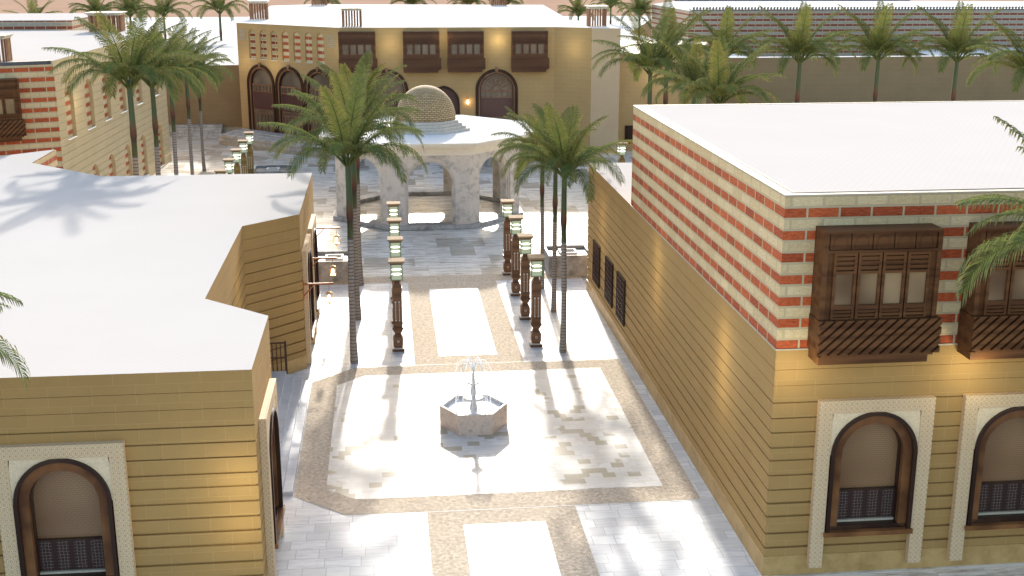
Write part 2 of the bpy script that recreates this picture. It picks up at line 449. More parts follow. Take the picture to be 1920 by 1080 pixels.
GROOVES = [.713, 1.075, 1.504, 1.834, 2.17, 2.528, 2.896, 3.209, 3.573, 3.921, 4.292, 4.70, 5.08]
def groove_profile(top, lowz=.5, scale=1., shift=0.):
    prof = [(0, 0.), (lowz-.012, 0.), (lowz-.008, .02), (lowz, .02)]
    for g in GROOVES:
        g += shift
        if g <= lowz + .05 or g > top-.15: continue
        w = (.058 if g < 2.0 else .044 if g < 3.3 else .034 if g < 4.4 else .014)*scale; d = (.07 if g < 2. else .05 if g < 4.4 else .02)*scale
        prof += [(g-w/2, .02), (g-w/2+.002, .02+d), (g+w/2, .02+d), (g+w/2+.002, .02)]
    prof += [(top, .02)]
    return prof

# ------------------------------------------------------------------ camera, light, world
cam = bpy.data.cameras.new('camera'); co = bpy.data.objects.new('camera', cam); COL.objects.link(co)
co.location = (0, 0, 14); co.rotation_euler = (radians(90-15.316), 0, radians(-5.951))
cam.sensor_width = 36; cam.lens = 36*2275.5/1920; cam.clip_end = 3000; cam.clip_start = .1
SC.camera = co
sd = Vector((.115, 2.52, 1.0)).normalized()
sun = bpy.data.lights.new('sun', 'SUN'); sun.energy = 2.9; sun.angle = radians(1.5); sun.color = (1., .95, .86)
so = bpy.data.objects.new('sun', sun); COL.objects.link(so); so.rotation_euler = sd.to_track_quat('Z', 'Y').to_euler(); so.location = (10, 60, 60)
W = bpy.data.worlds.new('World'); SC.world = W; W.use_nodes = True
wn = W.node_tree; wn.nodes.clear()
sky = wn.nodes.new('ShaderNodeTexSky'); sky.sky_type = 'NISHITA'; sky.sun_disc = False
sky.sun_elevation = math.asin(sd.z); sky.sun_rotation = atan2(sd.x, sd.y); sky.air_density = 1.2; sky.dust_density = 2.5
bg = wn.nodes.new('ShaderNodeBackground'); bg.inputs[1].default_value = .15
wo = wn.nodes.new('ShaderNodeOutputWorld')
wn.links.new(sky.outputs[0], bg.inputs[0]); wn.links.new(bg.outputs[0], wo.inputs[0])
SC.view_settings.view_transform = 'Standard'; SC.view_settings.look = 'None'; SC.view_settings.gamma = 1
SC.view_settings.exposure = 1.28
SC.cycles.max_bounces = 8; SC.cycles.diffuse_bounces = 4; SC.cycles.use_denoising = True
SC.cycles.sample_clamp_indirect = 8
def glow(x, y, z, e, r=.08, c=(1., .90, .58)):
    l = bpy.data.lights.new('wall_lamp', 'POINT'); l.energy = e; l.shadow_soft_size = r; l.color = c
    o = bpy.data.objects.new('wall_lamp', l); COL.objects.link(o); o.location = (x, y, z)

# ------------------------------------------------------------------ ground
def sheet(name, poly, z, mat, kind='structure'):
    b = MB(); b.face([(x, y, z) for x, y in poly], mat)
    o = b.build(name); o['kind'] = kind; return o
sheet('ground', [(-900, -100), (900, -100), (900, 1500), (-900, 1500)], -.03, 'sand')
sheet('plaza_paving', [(-60, 0), (70, 0), (70, 112), (-60, 112)], 0., 'travertine_plaza')
R4 = lambda x0, x1, y0, y1: [(x0, y0), (x1, y0), (x1, y1), (x0, y1)]
sheet('path', R4(-12, 8.6, 8, 52.25), .004, 'slab_white')
sheet('cobble_path', R4(.80, 4.70, 8, 52.25), .008, 'cobble_brown')
sheet('plaza_border', R4(-9, 8.6, 52.2, 53.3), .006, 'cobble_brown')
oct_o = [(-1.32, 29.08), (8.1, 29.08), (8.1, 40.80), (-1.32, 40.80), (-2.73, 39.42), (-2.73, 30.36)]
sheet('courtyard_border', oct_o, .012, 'cobble_brown')
oct_i = [(-1.08, 29.99), (7.27, 29.99), (7.27, 39.90), (-.95, 39.90), (-1.87, 39.01), (-1.87, 30.71)]
sheet('courtyard_paving', oct_i, .016, 'travertine_square')
sheet('mosaic_path', R4(1.70, 3.80, 41.8, 51.0), .012, 'mosaic_white')
sheet('mosaic_path', R4(1.70, 3.80, 12.0, 28.2), .012, 'mosaic_white')
sheet('kerb_line', R4(-1.3, 8.1, 40.83, 40.86), .016, 'white_stone')
sheet('kerb_line', R4(-1.3, 8.1, 29.02, 29.05), .016, 'white_stone')
sheet('kerb_line', R4(.8, 4.7, 51.9, 51.93), .016, 'white_stone')
sheet('cobble_path', R4(9.9, 40, 16, 23.95), .008, 'cobble_brown')
sheet('plaza_border', [(-14.4, 82.2), (-12.0, 81.0), (-8.5, 78.6), (-8.5, 79.8), (-12.0, 82.3), (-14.6, 83.6)], .006, 'cobble_brown')
sheet('plaza_paving_front', [(-14.4, 82.2), (-12.0, 81.0), (-8.5, 78.6), (-8.5, 57), (-15, 57)], .004, 'slab_white')

# ------------------------------------------------------------------ reusable parts
def mk_arch_window(kind='tall'):
    """local: x along the wall centred, y=0 wall plane, -y outwards, z up. surround > frame, pane, screen, sill"""
    b = MB()
    W_ = 1.355; L = .315; top = 4.35; z0 = .22; y0, y1 = -.16, .004
    zt = 4.05
    b.box(-W_, -W_+L, y0, y1, z0, zt, 'carved_stone'); b.box(W_-L, W_, y0, y1, z0, zt, 'carved_stone')
    b.box(-W_, W_, y0, y1, zt, top, 'carved_stone')
    inner = arch_open(0, 2.04, 3.0, 4.06, 24)[1:-1]
    outer = []
    wi = W_-L-.001
    for x, z in inner:
        outer.append((x, zt))
    outer[0] = (-wi, 3.03); outer[-1] = (wi, 3.03)
    # spandrel: from inner curve out to the rectangle
    pts_o = []
    n = len(inner)
    for k, (x, z) in enumerate(inner):
        a = pi*k/(n-1); dx, dz = -cos(a), sin(a)
        tx = wi/abs(dx) if abs(dx) > 1e-6 else 1e9; tz = (zt-3.04)/dz if dz > 1e-6 else 1e9
        t = min(tx, tz); t = max(t, 1.021)
        pts_o.append((max(-wi, min(wi, dx*t)), min(zt, 3.04+dz*t)))
    b.strip_xz(pts_o, inner, y0+.012, y1, 'spandrel')
    s = b.build('window')
    f = MB()
    fo = arch_open(0, 2.03, 1.12, 4.055, 24); fi_ = arch_open(0, 1.86, 1.12, 3.97, 24); fj = arch_open(0, 1.46, 1.22, 3.75, 24)
    f.strip_xz(fo, fi_, -.20, .30, 'arch_wood_dark')
    f.strip_xz(fi_, fj, -.10, .04, 'arch_wood')
    f.strip_xz([(x*1.01, z) for x, z in arch_open(0, 1.50, 1.22, 3.77, 24)], arch_open(0, 1.42, 1.22, 3.73, 24), .04, .36, 'arch_wood_dark')
    f.box(-1.06, 1.06, -.24, .30, 1.02, 1.13, 'arch_wood')
    f.box(-.93, .93, -.10, .04, 1.13, 1.24, 'arch_wood_dark')
    f.build('frame', s)
    g = MB(); g.prism_xz(arch(0, 1.50, 1.2, 3.78, 24), .20, .22, 'pane_brown'); g.build('pane', s)
    c = MB(); c.box(-.72, .72, .12, .16, 1.32, 2.02, 'carved_screen'); c.box(-.74, .74, .10, .18, 2.02, 2.05, 'arch_wood_dark'); c.build('screen', s)
    c = MB(); c.box(-.72, .72, .08, .16, 1.24, 1.29, 'trim_cream'); c.build('sill', s)
    return s
WIN = mk_arch_window()
def put_window(root, x, y, z, rot):
    w = copy_tree(WIN, root); w.location = Vector((x, y, z)) - root.location; w.rotation_euler = (0, 0, rot)
    return w
def arch_cutter(x, y, z, rot, w=1.95, z0=1.15, zt=4.0, d0=-.4, d1=.42, mat='interior_dark'):
    b = MB(); T = Matrix.Translation((x, y, z)) @ Matrix.Rotation(rot, 4, 'Z')
    b.prism_xz(arch(0, w, z0, zt, 20), d0, d1, mat, T); return b.build('cutter')

def clip(poly, x0, x1, z0, z1):
    def c(P, f, ip):
        out = []
        for k in range(len(P)):
            a, b_ = P[k-1], P[k]
            if f(b_):
                if not f(a): out.append(ip(a, b_))
                out.append(b_)
            elif f(a): out.append(ip(a, b_))
        return out
    def ix(v): return lambda a, b_: (v, a[1]+(b_[1]-a[1])*(v-a[0])/(b_[0]-a[0]))
    def iz(v): return lambda a, b_: (a[0]+(b_[0]-a[0])*(v-a[1])/(b_[1]-a[1]), v)
    for f, ip in ((lambda p: p[0] >= x0, ix(x0)), (lambda p: p[0] <= x1, ix(x1)), (lambda p: p[1] >= z0, iz(z0)), (lambda p: p[1] <= z1, iz(z1))):
        if not poly: break
        poly = c(poly, f, ip)
    return poly

def mk_oriel(wm='oriel_wood', pane='pane_oriel', name='oriel_window'):
    """local: x centred, y=0 wall, -y out; z 0 = underside of the base, top 2.98. total width 2.62"""
    b = MB(); hw = 1.31; D = -.60
    b.box(-hw, hw, D+.06, .0, .18, 2.98, wm)                       # carcass
    b.box(-hw, -hw+.10, D-.0, D+.06, 1.02, 2.98, wm); b.box(hw-.10, hw, D, D+.06, 1.02, 2.98, wm)
    b.box(-hw+.10, hw-.10, D, D+.06, 2.50, 2.56, wm); b.box(-hw+.10, hw-.10, D+.0, D+.06, 2.92, 2.98, wm)
    s = b.build(name)
    t = MB()                                                            # five top panels with arched beads
    n = 5; w = (2*hw-.24)/n
    for k in range(n):
        x = -hw+.12+k*w
        t.box(x+.012, x+w-.012, D+.022, D+.062, 2.57, 2.915, wm)
        o = arch_open(x+w/2, w*.62, 2.60, 2.87, 10); i_ = arch_open(x+w/2, w*.58, 2.60, 2.86, 10)
        t.strip_xz(o, i_, D+.010, D+.024, wm)
    t.build('panel', s)
    n = 4; x0 = -hw+.22; w = (2*hw-.44)/n
    for k in range(n):
        x = x0+k*w; sh = MB()
        a, c = x+.015, x+w-.015
        sh.box(a, a+.06, D-.01, D+.062, 1.02, 2.50, wm); sh.box(c-.06, c, D-.01, D+.062, 1.02, 2.50, wm)
        for z0, z1 in ((2.44, 2.50), (2.04, 2.10), (1.24, 1.34), (1.02, 1.06)): sh.box(a+.06, c-.06, D-.01, D+.062, z0, z1, wm)
        for j in range(3): sh.box(a+.06, c-.06, D+.01, D+.05, 2.13+j*.105, 2.20+j*.105, wm)
        for j in range(2): sh.box(a+.06, c-.06, D+.01, D+.05, 1.085+j*.08, 1.14+j*.08, wm)
        so_ = sh.build('shutter', s)
        p = MB(); p.box(a+.06, c-.06, D+.035, D+.045, 1.34, 2.04, pane); p.build('pane', so_)
    d = MB(); X0, X1, Z0, Z1 = -hw-.02, hw+.10, .24, 1.02               # sloping louvre apron
    d.box(X0, X1, D-.03, -.0, Z0+.02, Z1-.02, wm)
    sl = .85; pitch = .235; k = -6
    while X0 + k*pitch < X1+.2:
        xa = X0 + k*pitch
        poly = [(xa, Z0), (xa+.155, Z0), (xa+.155+sl, Z1), (xa+sl, Z1)]
        poly = clip(poly, X0, X1, Z0, Z1)
        if len(poly) > 2: d.prism_xz(poly, D-.12, D-.03, wm)
        k += 1
    d.build('apron', s)
    e = MB(); e.box(-hw+.02, hw-.12, D-.02, .0, .0, .18, wm); e.box(-hw+.1, hw-.02, D-.06, -.02, .18, .235, wm); e.build('base', s)
    return s
ORIEL = mk_oriel(); ORIEL_FAR = mk_oriel('oriel_wood_far', 'pane_far')
def put(proto, root, x, y, z, rot=0.):
    w = copy_tree(proto, root); w.location = Vector((x, y, z)) - root.location; w.rotation_euler = (0, 0, rot); return w

def mk_tower():
    r = empty('wind_tower'); h = 1.15; q = .66
    b = MB()
    for i in range(7):
        u = -q + .06 + i*(2*q-.12)/6
        for sx in (-1, 1):
            b.box(u-.045, u+.045, sx*q-.05, sx*q+.05, 0, h, 'slat_wood')
            if 0 < i < 6: b.box(sx*q-.05, sx*q+.05, u-.045, u+.045, 0, h, 'slat_wood')
    b.build('slats', r)
    c = MB(); c.sweep([(-q-.04, -q-.04), (q+.04, -q-.04), (q+.04, q+.04), (-q-.04, q+.04)], [(h, 0), (h+.06, -.0), (h+.13, -.09), (h+.19, -.09)], 'trim_cream'); c.build('cap', r)
    return r
TOWER = mk_tower()

# ------------------------------------------------------------------ right building
RX = 8.47; RF = 24.86
root = empty('courtyard_building', (RX, RF, 0))
tag(root, 'two storey building on the right with red and cream striped brick above yellow stone', 'building')
b = MB()
def pm(lo, hi): return 'plinth_gold' if hi <= .501 and lo < .49 else 'limestone'
b.sweep([(RX, RF), (34, RF), (34, 50.2), (RX, 50.2)], groove_profile(5.55), 'limestone', 'roof_white', pm)
body = b.build('stone_wall', root, root.location)
WX = [10.885, 14.305, 17.725]
cut(body, [MBc for MBc in []] )
body.location = (0, 0, 0)
def cut_arches(ob, root, lst, **kw):
    cs = []
    for (x, y, z, rot) in lst:
        c = arch_cutter(x - root.location.x, y - root.location.y, z, rot, **kw); cs.append(c)
        c.parent = root
    bpy.context.view_layer.update()
    cut(ob, cs)
cut_arches(body, root, [(x, RF, 0, 0) for x in WX])
for x in WX: put_window(root, x, RF+.02, 0, 0)
b = MB()
b.box(RX+.02, 34, RF+.02, 41.18, 5.551, 9.02, 'striped_brick')
b.build('brick_wall', root, root.location)
b = MB()
b.sweep([(RX, RF), (34.02, RF), (34.02, 41.2), (RX, 41.2)], [(9.02, 0), (9.05, 0)], 'trim_cream', 'trim_cream')
b.build('coping', root, root.location)
b = MB(); b.box(RX+.30, 33.7, RF+.26, 40.9, 9.052, 9.056, 'roof_white'); b.build('roof', root, root.location)
b = MB()
for (x0, x1, y0, y1) in ((RX+.24, RX+.30, RF+.20, 40.94), (RX+.30, 33.7, RF+.20, RF+.26), (RX+.30, 33.7, 40.9, 40.94)): b.box(x0, x1, y0, y1, 9.051, 9.064, 'dark_coping')
b.build('gutter', root, root.location)
b = MB(); b.box(RX-.006, RX+.3, RF-.006, 41.2, 5.545, 5.575, 'trim_cream'); b.box(RX+.3, 34, RF-.006, RF+.3, 5.545, 5.575, 'trim_cream'); b.build('string_course', root, root.location)
for x in (10.52, 13.99, 17.5): put(ORIEL, root, x, RF+.02, 5.38)
# lattice windows on the long side
def mk_lattice(w=1.45, h=1.72):
    b = MB(); b.box(-w/2, w/2, -.03, .02, 0, h, 'interior_dark'); s = b.build('lattice_window')
    g = MB()
    n = 5
    for i in range(n+1):
        x = -w/2+.02 + i*(w-.04)/n; g.box(x-.022, x+.022, -.075, -.03, 0, h, 'lattice_wood')
    m = 8
    for j in range(m+1):
        z = .02 + j*(h-.04)/m
        g.box(-w/2-.03, w/2+.03, -.060, -.035, z-.02, z+.02, 'lattice_wood')
    for i in range(n):
        for j in range(m):
            cx = -w/2+.02+(i+.5)*(w-.04)/n; cz = .02+(j+.5)*(h-.04)/m; q = .055
            g.prism_xz([(cx-q, cz), (cx, cz-q), (cx+q, cz), (cx, cz+q)], -.09, -.05, 'lattice_wood')
    g.build('lattice', s); return s
LAT = mk_lattice()
for y in (47.7, 44.85, 42.45): put(LAT, root, RX+.02, y, .94, -pi/2)
for (x, y, z, e) in [(8.8, RF-.8, 5.1, 13), (12.9, RF-.8, 5.05, 15), (17.0, RF-.8, 5.0, 12)]: glow(x, y, z, e)
for (y, z, e) in [(36.7, 4.9, 9.), (28.9, 4.6, 12.), (46.6, 4.4, 6)]:
    for dz in (0, -.8, -1.6): glow(RX-.6, y, z+dz, e*(.42+.1*dz))

# ------------------------------------------------------------------ left low building
root = empty('low_building', (-2.95, 24.8, 0))
tag(root, 'single storey yellow stone building with a broad white flat roof and angled recess', 'building')
LP = [(-2.95, 24.8), (-2.95, 28.84), (-4.70, 30.56), (-4.70, 39.22), (-2.98, 40.93), (-2.98, 49.16), (-11.27, 49.2), (-14.93, 52.85), (-14.9, 56.6), (-30, 43.1), (-30, 24.8)]
b = MB(); b.sweep(LP, groove_profile(5.53, shift=-.02), 'limestone', 'roof_white', pm)
body = b.build('stone_wall', root, root.location)
lw = [(-7.075, 24.82, -.31, 0), (-10.6, 24.82, -.31, 0), (-2.97, 26.95, -.25, pi/2), (-3.0, 42.68, -.2, pi/2), (-3.0, 46.25, -.2, pi/2)]
cut_arches(body, root, lw)
for (x, y, z, r) in lw: put_window(root, x, y, z, r)
b = MB()
for y0 in (39.45,):
    x0, x1 = -4.62, -3.52
    b.box(x0, x1, y0-.025, y0+.025, 1.42, 1.47, 'rail_brown')
    for k in range(8):
        x = x0+.06+k*(x1-x0-.12)/7; b.box(x-.018, x+.018, y0-.018, y0+.018, .4, 1.42, 'rail_brown')
    b.box(x0, x1, y0-.02, y0+.02, .9, .94, 'rail_brown'); b.box(x1-.07, x1, y0-.03, y0+.03, .36, 1.5, 'rail_brown')
ra = b.build('railing', None, (-4.0, 39.45, .48), (-4.0, 39.45, .48)); tag(ra, 'brown metal stair railing beside the stone wall of the recess', 'railing')
b = MB()
for k, (x, y0, y1) in enumerate(((-2.75, 30.42, 39.36), (-3.01, 30.0, 39.6), (-3.29, 29.7, 39.7), (-3.56, 29.5, 39.7))):
    z = .12*(k+1)
    b.box(-4.72, x, y0 - .0 if k == 0 else max(y0, 30.42), min(y1, 39.36), z-.12+.002*k, z, 'step_marble')
st = b.build('entrance_steps', None, (-3.6, 34.9, 0), (-3.6, 34.9, 0)); tag(st, 'shallow grey marble entrance steps in front of the recessed wall', 'steps')
for (x, y, z, e) in [(-3.3, 24.0, 3.1, 10.0), (-3.3, 24.0, 2.0, 8.0), (-3.9, 37.0, 4.3, 3.5), (-3.9, 37.0, 3.3, 3.0)]: glow(x, y, z, e)
b = MB(); b.prism([(-14.925, 52.9), (-14.915, 52.9), (-14.885, 56.58), (-14.895, 56.58)], .1, 5.5, 'striped_brick'); b.build('brick_wall', root, root.location)
# hanging lanterns
def mk_bracket_lantern():
    r = empty('hanging_lantern')
    b = MB(); b.box(-.03, 1.02, -.03, .03, -.03, .03, 'copper')
    b.tube([(.0, 0, -.42), (.36, 0, -.03)], .022, 'copper', 6); b.box(-.03, .01, -.05, .05, -.5, .1, 'copper'); b.build('bracket', r)
    b = MB(); b.tube([(.86, 0, -.03), (.86, 0, -.30)], .008, 'gold_metal', 5); b.build('chain', r)
    b = MB(); zt, zb = -.32, -.66
    b.lathe([(.02, zt+.04), (.12, zt), (.12, zt-.02)], 'gold_metal', 8, (.86, 0), False)
    b.lathe([(.12, zb+.02), (.12, zb), (.05, zb-.04), (.012, zb-.08), (.012, zb-.16)], 'gold_metal', 8, (.86, 0), False)
    for k in range(6):
        a = 2*pi*k/6; x, y = .86+.105*cos(a), .105*sin(a); b.tube([(x, y, zt-.01), (x, y, zb+.01)], .010, 'gold_metal', 4)
    b.build('cage', r)
    b = MB(); b.lathe([(.03, zb+.03), (.055, zb+.1), (.03, zt-.1)], 'candle_glow', 8, (.86, 0)); b.build('lamp', r)
    return r
LAN = mk_bracket_lantern()
lab = ['copper bracket lantern nearest the steps, lowest on the left wall', 'copper bracket lantern in front of the middle of the left wall, between two others', 'copper bracket lantern at the far end of the left wall, highest in view']
for k, (y, z) in enumerate(((41.05, 3.04), (44.55, 3.09), (48.7, 3.33))):
    o = LAN if k == 0 else copy_tree(LAN); o.location = (-2.97, y, z); tag(o, lab[k], 'lantern', 'bracket lanterns on the left wall')

# ------------------------------------------------------------------ left gallery building
T0 = Vector((-16.15, 62.36)); T1 = Vector((-15.13, 87.35)); td = (T1-T0).normalized(); tang = atan2(td.y, td.x)
root = empty('gallery_building', (T0.x, T0.y, 0))
tag(root, 'two storey building at left with rows of deep arched openings in pale stone', 'building')
b = MB()
BP = [(T0.x, T0.y), (T1.x, T1.y), (-26, 89), (-46, 74), (-46, T0.y-.423*29.85)]
def gp(top):
    p = [(0, 0)]; z = .6
    p += [(.6, 0), (.602, .02)]
    while z < top-.4:
        z += .40 if z > 3 else .36; w = .018 if z > 3 else .035
        p += [(z-w, .02), (z-w+.003, .05), (z, .05), (z+.003, .02)]
    p += [(top, .02)]; return p
b.sweep(BP, gp(9.02), 'limestone_pale', 'roof_white')
body = b.build('stone_wall', root, root.location)
cs = []
ups = [(2.17, 1.55), (5.8, 1.6), (9.35, 1.5), (12.95, 1.5), (17.1, 1.6), (21.9, 1.5)]
for s_, w in ups: cs.append((s_, w, 4.9, 7.6))
los = [(2.17, 1.5), (5.75, 1.5), (9.25, 1.5), (13.1, 1.5), (17.2, 1.4), (22.1, 1.4)]
for k, (s_, w) in enumerate(los): cs.append((s_, w, .25 if k < 5 else .1, 2.95))
cc = []
for s_, w, z0, z1 in cs:
    p = T0 + td*s_; b = MB(); T = Matrix.Translation((p.x - T0.x, p.y - T0.y, 0)) @ Matrix.Rotation(tang, 4, 'Z')
    b.prism_xz(arch(0, w, z0, z1, 18), -.3, .24, 'limestone_plain', T); c = b.build('cutter', root); cc.append(c)
bpy.context.view_layer.update(); cut(body, cc)
for s_, w, z0, z1 in cs:
    p = T0 + td*s_; T = Matrix.Translation((p.x, p.y, 0)) @ Matrix.Rotation(tang, 4, 'Z')
    b = MB(); b.prism_xz(arch(0, w-.012, z0+.01, z1-.01, 18), .205, .232, 'striped_brick', T); b.build('niche_brick', root, root.location)
    b = MB(); b.box(-w/2+.01, w/2-.01, -.03, .20, z0+.002, z0+.02, 'white_stone', T); b.build('sill', root, root.location)
# striped brick front
e = Vector((-1, -.423)).normalized(); L = 32.3; nrm = Vector((e.y, -e.x))
nrm = Vector((.39, -.92)).normalized()
b = MB(); P0 = T0 + Vector((.0, .0)); P1 = T0 + e*L
q = [(P0.x, P0.y), (P0.x + nrm.x*.02, P0.y + nrm.y*.02), (P1.x + nrm.x*.02, P1.y + nrm.y*.02), (P1.x, P1.y)]
b.prism(q[::-1], .1, 8.86, 'striped_brick'); b.build('brick_wall', root, root.location)
b = MB(); q = [(P0.x - nrm.x*.3, P0.y - nrm.y*.3), (P0.x + nrm.x*.03-.1, P0.y + nrm.y*.03-.04), (P1.x + nrm.x*.03, P1.y + nrm.y*.03), (P1.x - nrm.x*.3, P1.y - nrm.y*.3)]
b.prism(q[::-1], 8.87, 9.04, 'dark_coping', 'dark_coping'); b.build('coping', root, root.location)
pc = T0 + e*3.05; put(ORIEL, root, pc.x + nrm.x*.02, pc.y + nrm.y*.02, 5.3, atan2(-e.y, -e.x))
pc2 = T0 + e*7.6; put(ORIEL, root, pc2.x + nrm.x*.02, pc2.y + nrm.y*.02, 5.3, atan2(-e.y, -e.x))
p = T0 + td*3.0; glow(p.x+.9, p.y, 6.6, 8)
# parapet block behind
root = empty('parapet_building', (-34, 89.4, 0)); tag(root, 'building behind the left roof showing only a red and cream brick parapet', 'building')
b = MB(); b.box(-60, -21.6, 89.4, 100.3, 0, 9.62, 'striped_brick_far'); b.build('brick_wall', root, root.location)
b = MB(); b.box(-60, -21.6, 89.4, 100.3, 9.621, 9.66, 'roof_white'); b.build('roof', root, root.location)

# ------------------------------------------------------------------ main building at the back
A = Vector((-11.22, 97.25)); B = Vector((-3.14, 89.56)); Cc = Vector((12.38, 88.96)); D = Vector((14.87, 87.50)); E_ = Vector((16.86, 87.02))
root = empty('main_building', (B.x, B.y, 0))
tag(root, 'large two storey yellow building at the back with four brown wooden bay windows', 'building')
b = MB(); b.sweep([tuple(A), tuple(B), tuple(Cc), tuple(D), (14.9, 98), (16.8, 129.8), (-7.3, 133.8), (-11.4, 130.4)], [(0, 0), (9.02, 0)], 'limestone_back', 'roof_bright')
body = b.build('stone_wall', root, root.location)
ab = (B-A).normalized(); aang = atan2(ab.y, ab.x); bc = (Cc-B).normalized(); bang = atan2(bc.y, bc.x)
cc = []
SM = [(1.71+1.244*k, .76) for k in range(7)]
TA = Matrix.Translation((A.x-B.x, A.y-B.y, 0)) @ Matrix.Rotation(aang, 4, 'Z'); TB = Matrix.Rotation(bang, 4, 'Z')
bigA = [(2.50, 2.9), (5.72, 2.9), (8.86, 2.9)]
for s_, w in SM:
    b = MB(); b.prism_xz(arch(s_, w, 6.35, 8.56, 14), -.3, .15, 'limestone_plain', TA); cc.append(b.build('cutter', root))
for s_, w in bigA:
    b = MB(); b.prism_xz(arch(s_, w, .3, 5.9, 20), -.3, .45, 'limestone', TA); cc.append(b.build('cutter', root))
bigB = [(3.33, 2.9), (11.31, 2.9)]
for s_, w in bigB:
    b = MB(); b.prism_xz(arch(s_, w, .3, 5.95, 20), -.3, .45, 'limestone', TB); cc.append(b.build('cutter', root))
b = MB(); b.prism_xz(arch(7.45, 2.15, .3, 4.76, 20, True), -.3, .45, 'limestone', TB); cc.append(b.build('cutter', root))
bpy.context.view_layer.update(); cut(body, cc)
WA = Matrix.Translation((A.x, A.y, 0)) @ Matrix.Rotation(aang, 4, 'Z'); WB = Matrix.Translation((B.x, B.y, 0)) @ Matrix.Rotation(bang, 4, 'Z')
for k, (s_, w) in enumerate(SM):
    b = MB(); b.prism_xz(arch(s_, w-.01, 6.36, 8.55, 14), .11, .14, 'striped_brick' if k > 2 else 'striped_brick_shaded', WA); b.build('niche_brick', root, root.location)
    b = MB(); b.box(s_-w/2+.005, s_+w/2-.005, -.04, .10, 6.352, 6.38, 'white_stone', WA); b.build('sill', root, root.location)
def big_window(s_, w, zt, Wm, fan, nm='window'):
    f = MB(); n = 24; wd = 'arch_wood_dark'
    f.strip_xz(arch_open(s_, w+.20, .3, zt+.10, n), arch_open(s_, w-.24, .3, zt-.12, n), -.10, .1, wd, Wm)
    f.strip_xz(arch_open(s_, w-.24, .3, zt-.12, n), arch_open(s_, w-.44, .3, zt-.22, n), -.04, .12, 'slat_wood', Wm)
    f.strip_xz(arch_open(s_, w-.44, .3, zt-.22, n), arch_open(s_, w-.56, .3, zt-.28, n), .02, .2, wd, Wm)
    f.prism_xz([(s_-.09, zt-.1), (s_+.09, zt-.1), (s_+.12, zt+.22), (s_-.12, zt+.22)], -.14, .05, 'slat_wood', Wm)
    win = f.build(nm, root, root.location)
    g = MB(); iw = w-.5; zi = zt-.25; zs = zt - w/2
    lo = MB(); lo.prism_xz(arch(s_, iw, .3, zi, n), .20, .22, 'pane_far', Wm); lo.build('pane', win, root.location).location = (0, 0, 0)
    m = MB(); r0 = iw/2
    def bar(x0, z0, x1, z1, t=.05, y0=.12, y1=.2):
        dx, dz = x1-x0, z1-z0; l = sqrt(dx*dx+dz*dz); nx, nz = -dz/l*t/2, dx/l*t/2
        m.prism_xz([(x0-nx, z0-nz), (x1-nx, z1-nz), (x1+nx, z1+nz), (x0+nx, z0+nz)], y0, y1, 'slat_wood', Wm)
    bar(s_-r0, zs-.05, s_+r0, zs-.05, .09); bar(s_-r0+.03, .32, s_-r0+.03, zs, .06); bar(s_+r0-.03, .32, s_+r0-.03, zs, .06)
    for rr in fan:
        o = [(s_-rr*cos(pi*k/16), zs+rr*sin(pi*k/16)) for k in range(17)]; i_ = [(s_-(rr-.06)*cos(pi*k/16), zs+(rr-.06)*sin(pi*k/16)) for k in range(17)]
        m.strip_xz(o, i_, .12, .2, 'slat_wood', Wm)
    if fan:
        for k in range(1, 7):
            a = pi*k/7; bar(s_+.3*cos(a), zs+.3*sin(a), s_+r0*cos(a)*.98, zs+r0*sin(a)*.98, .035)
    for z in (zs-.55, 2.5, 2.2): bar(s_-r0, z, s_+r0, z, .05)
    for k in range(1, 6):
        x = s_-r0+k*iw/6; bar(x, .35, x, 2.2, .035); bar(x, zs-.55, x, zs-.05, .03)
    m.build('mullions', win, root.location).location = (0, 0, 0)
    r = MB(); r.box(s_-r0+.02, s_+r0-.02, .15, .19, 2.55, zs-.6, 'pane_far_red', Wm); r.build('curtain', win, root.location).location = (0, 0, 0)
for s_, w in bigA: big_window(s_, w, 5.9, WA, ())
for s_, w in bigB: big_window(s_, w, 5.95, WB, (.95, .38))
f = MB(); f.prism_xz(arch(7.45, 2.12, .3, 4.74, 20, True), .2, .22, 'pane_far_red', WB); dr = f.build('door', root, root.location)
f = MB(); po = arch(7.45, 2.3, .3, 4.86, 20, True)[1:]; pi_ = arch(7.45, 1.98, .3, 4.66, 20, True)[1:]
f.strip_xz(po, pi_, -.06, .2, 'arch_wood_dark', WB); f.build('door_frame', root, root.location)
for x in (-1.86, 2.73, 5.91, 10.54):
    t = (x-B.x)/bc.x; p = B + bc*t; q_ = put(ORIEL_FAR, root, p.x, p.y, 5.86, bang); q_.scale = (1, 1, .975)
# perforated stone patches
for (s0, s1, z0, z1) in ((.28, 1.02, 7.7, 8.58), (9.95, 10.72, 7.6, 8.5)):
    b = MB()
    for i in range(5):
        for j in range(6):
            x = s0+(i+.5+(j % 2)*.5)*(s1-s0)/5.5; z = z0+(j+.5)*(z1-z0)/6; q = .055
            b.prism_xz([(x-q, z-q), (x+q, z-q), (x, z+q)], -.04, .0, 'trim_cream', WA)
    b.build('pierced_panel', root, root.location)
b = MB(); q = [tuple(D), tuple(E_), (16.9, 98), (14.9, 98)]; b.prism(q, 0, 9.0, 'limestone_plain', 'roof_bright'); b.build('stair_tower', root, root.location)
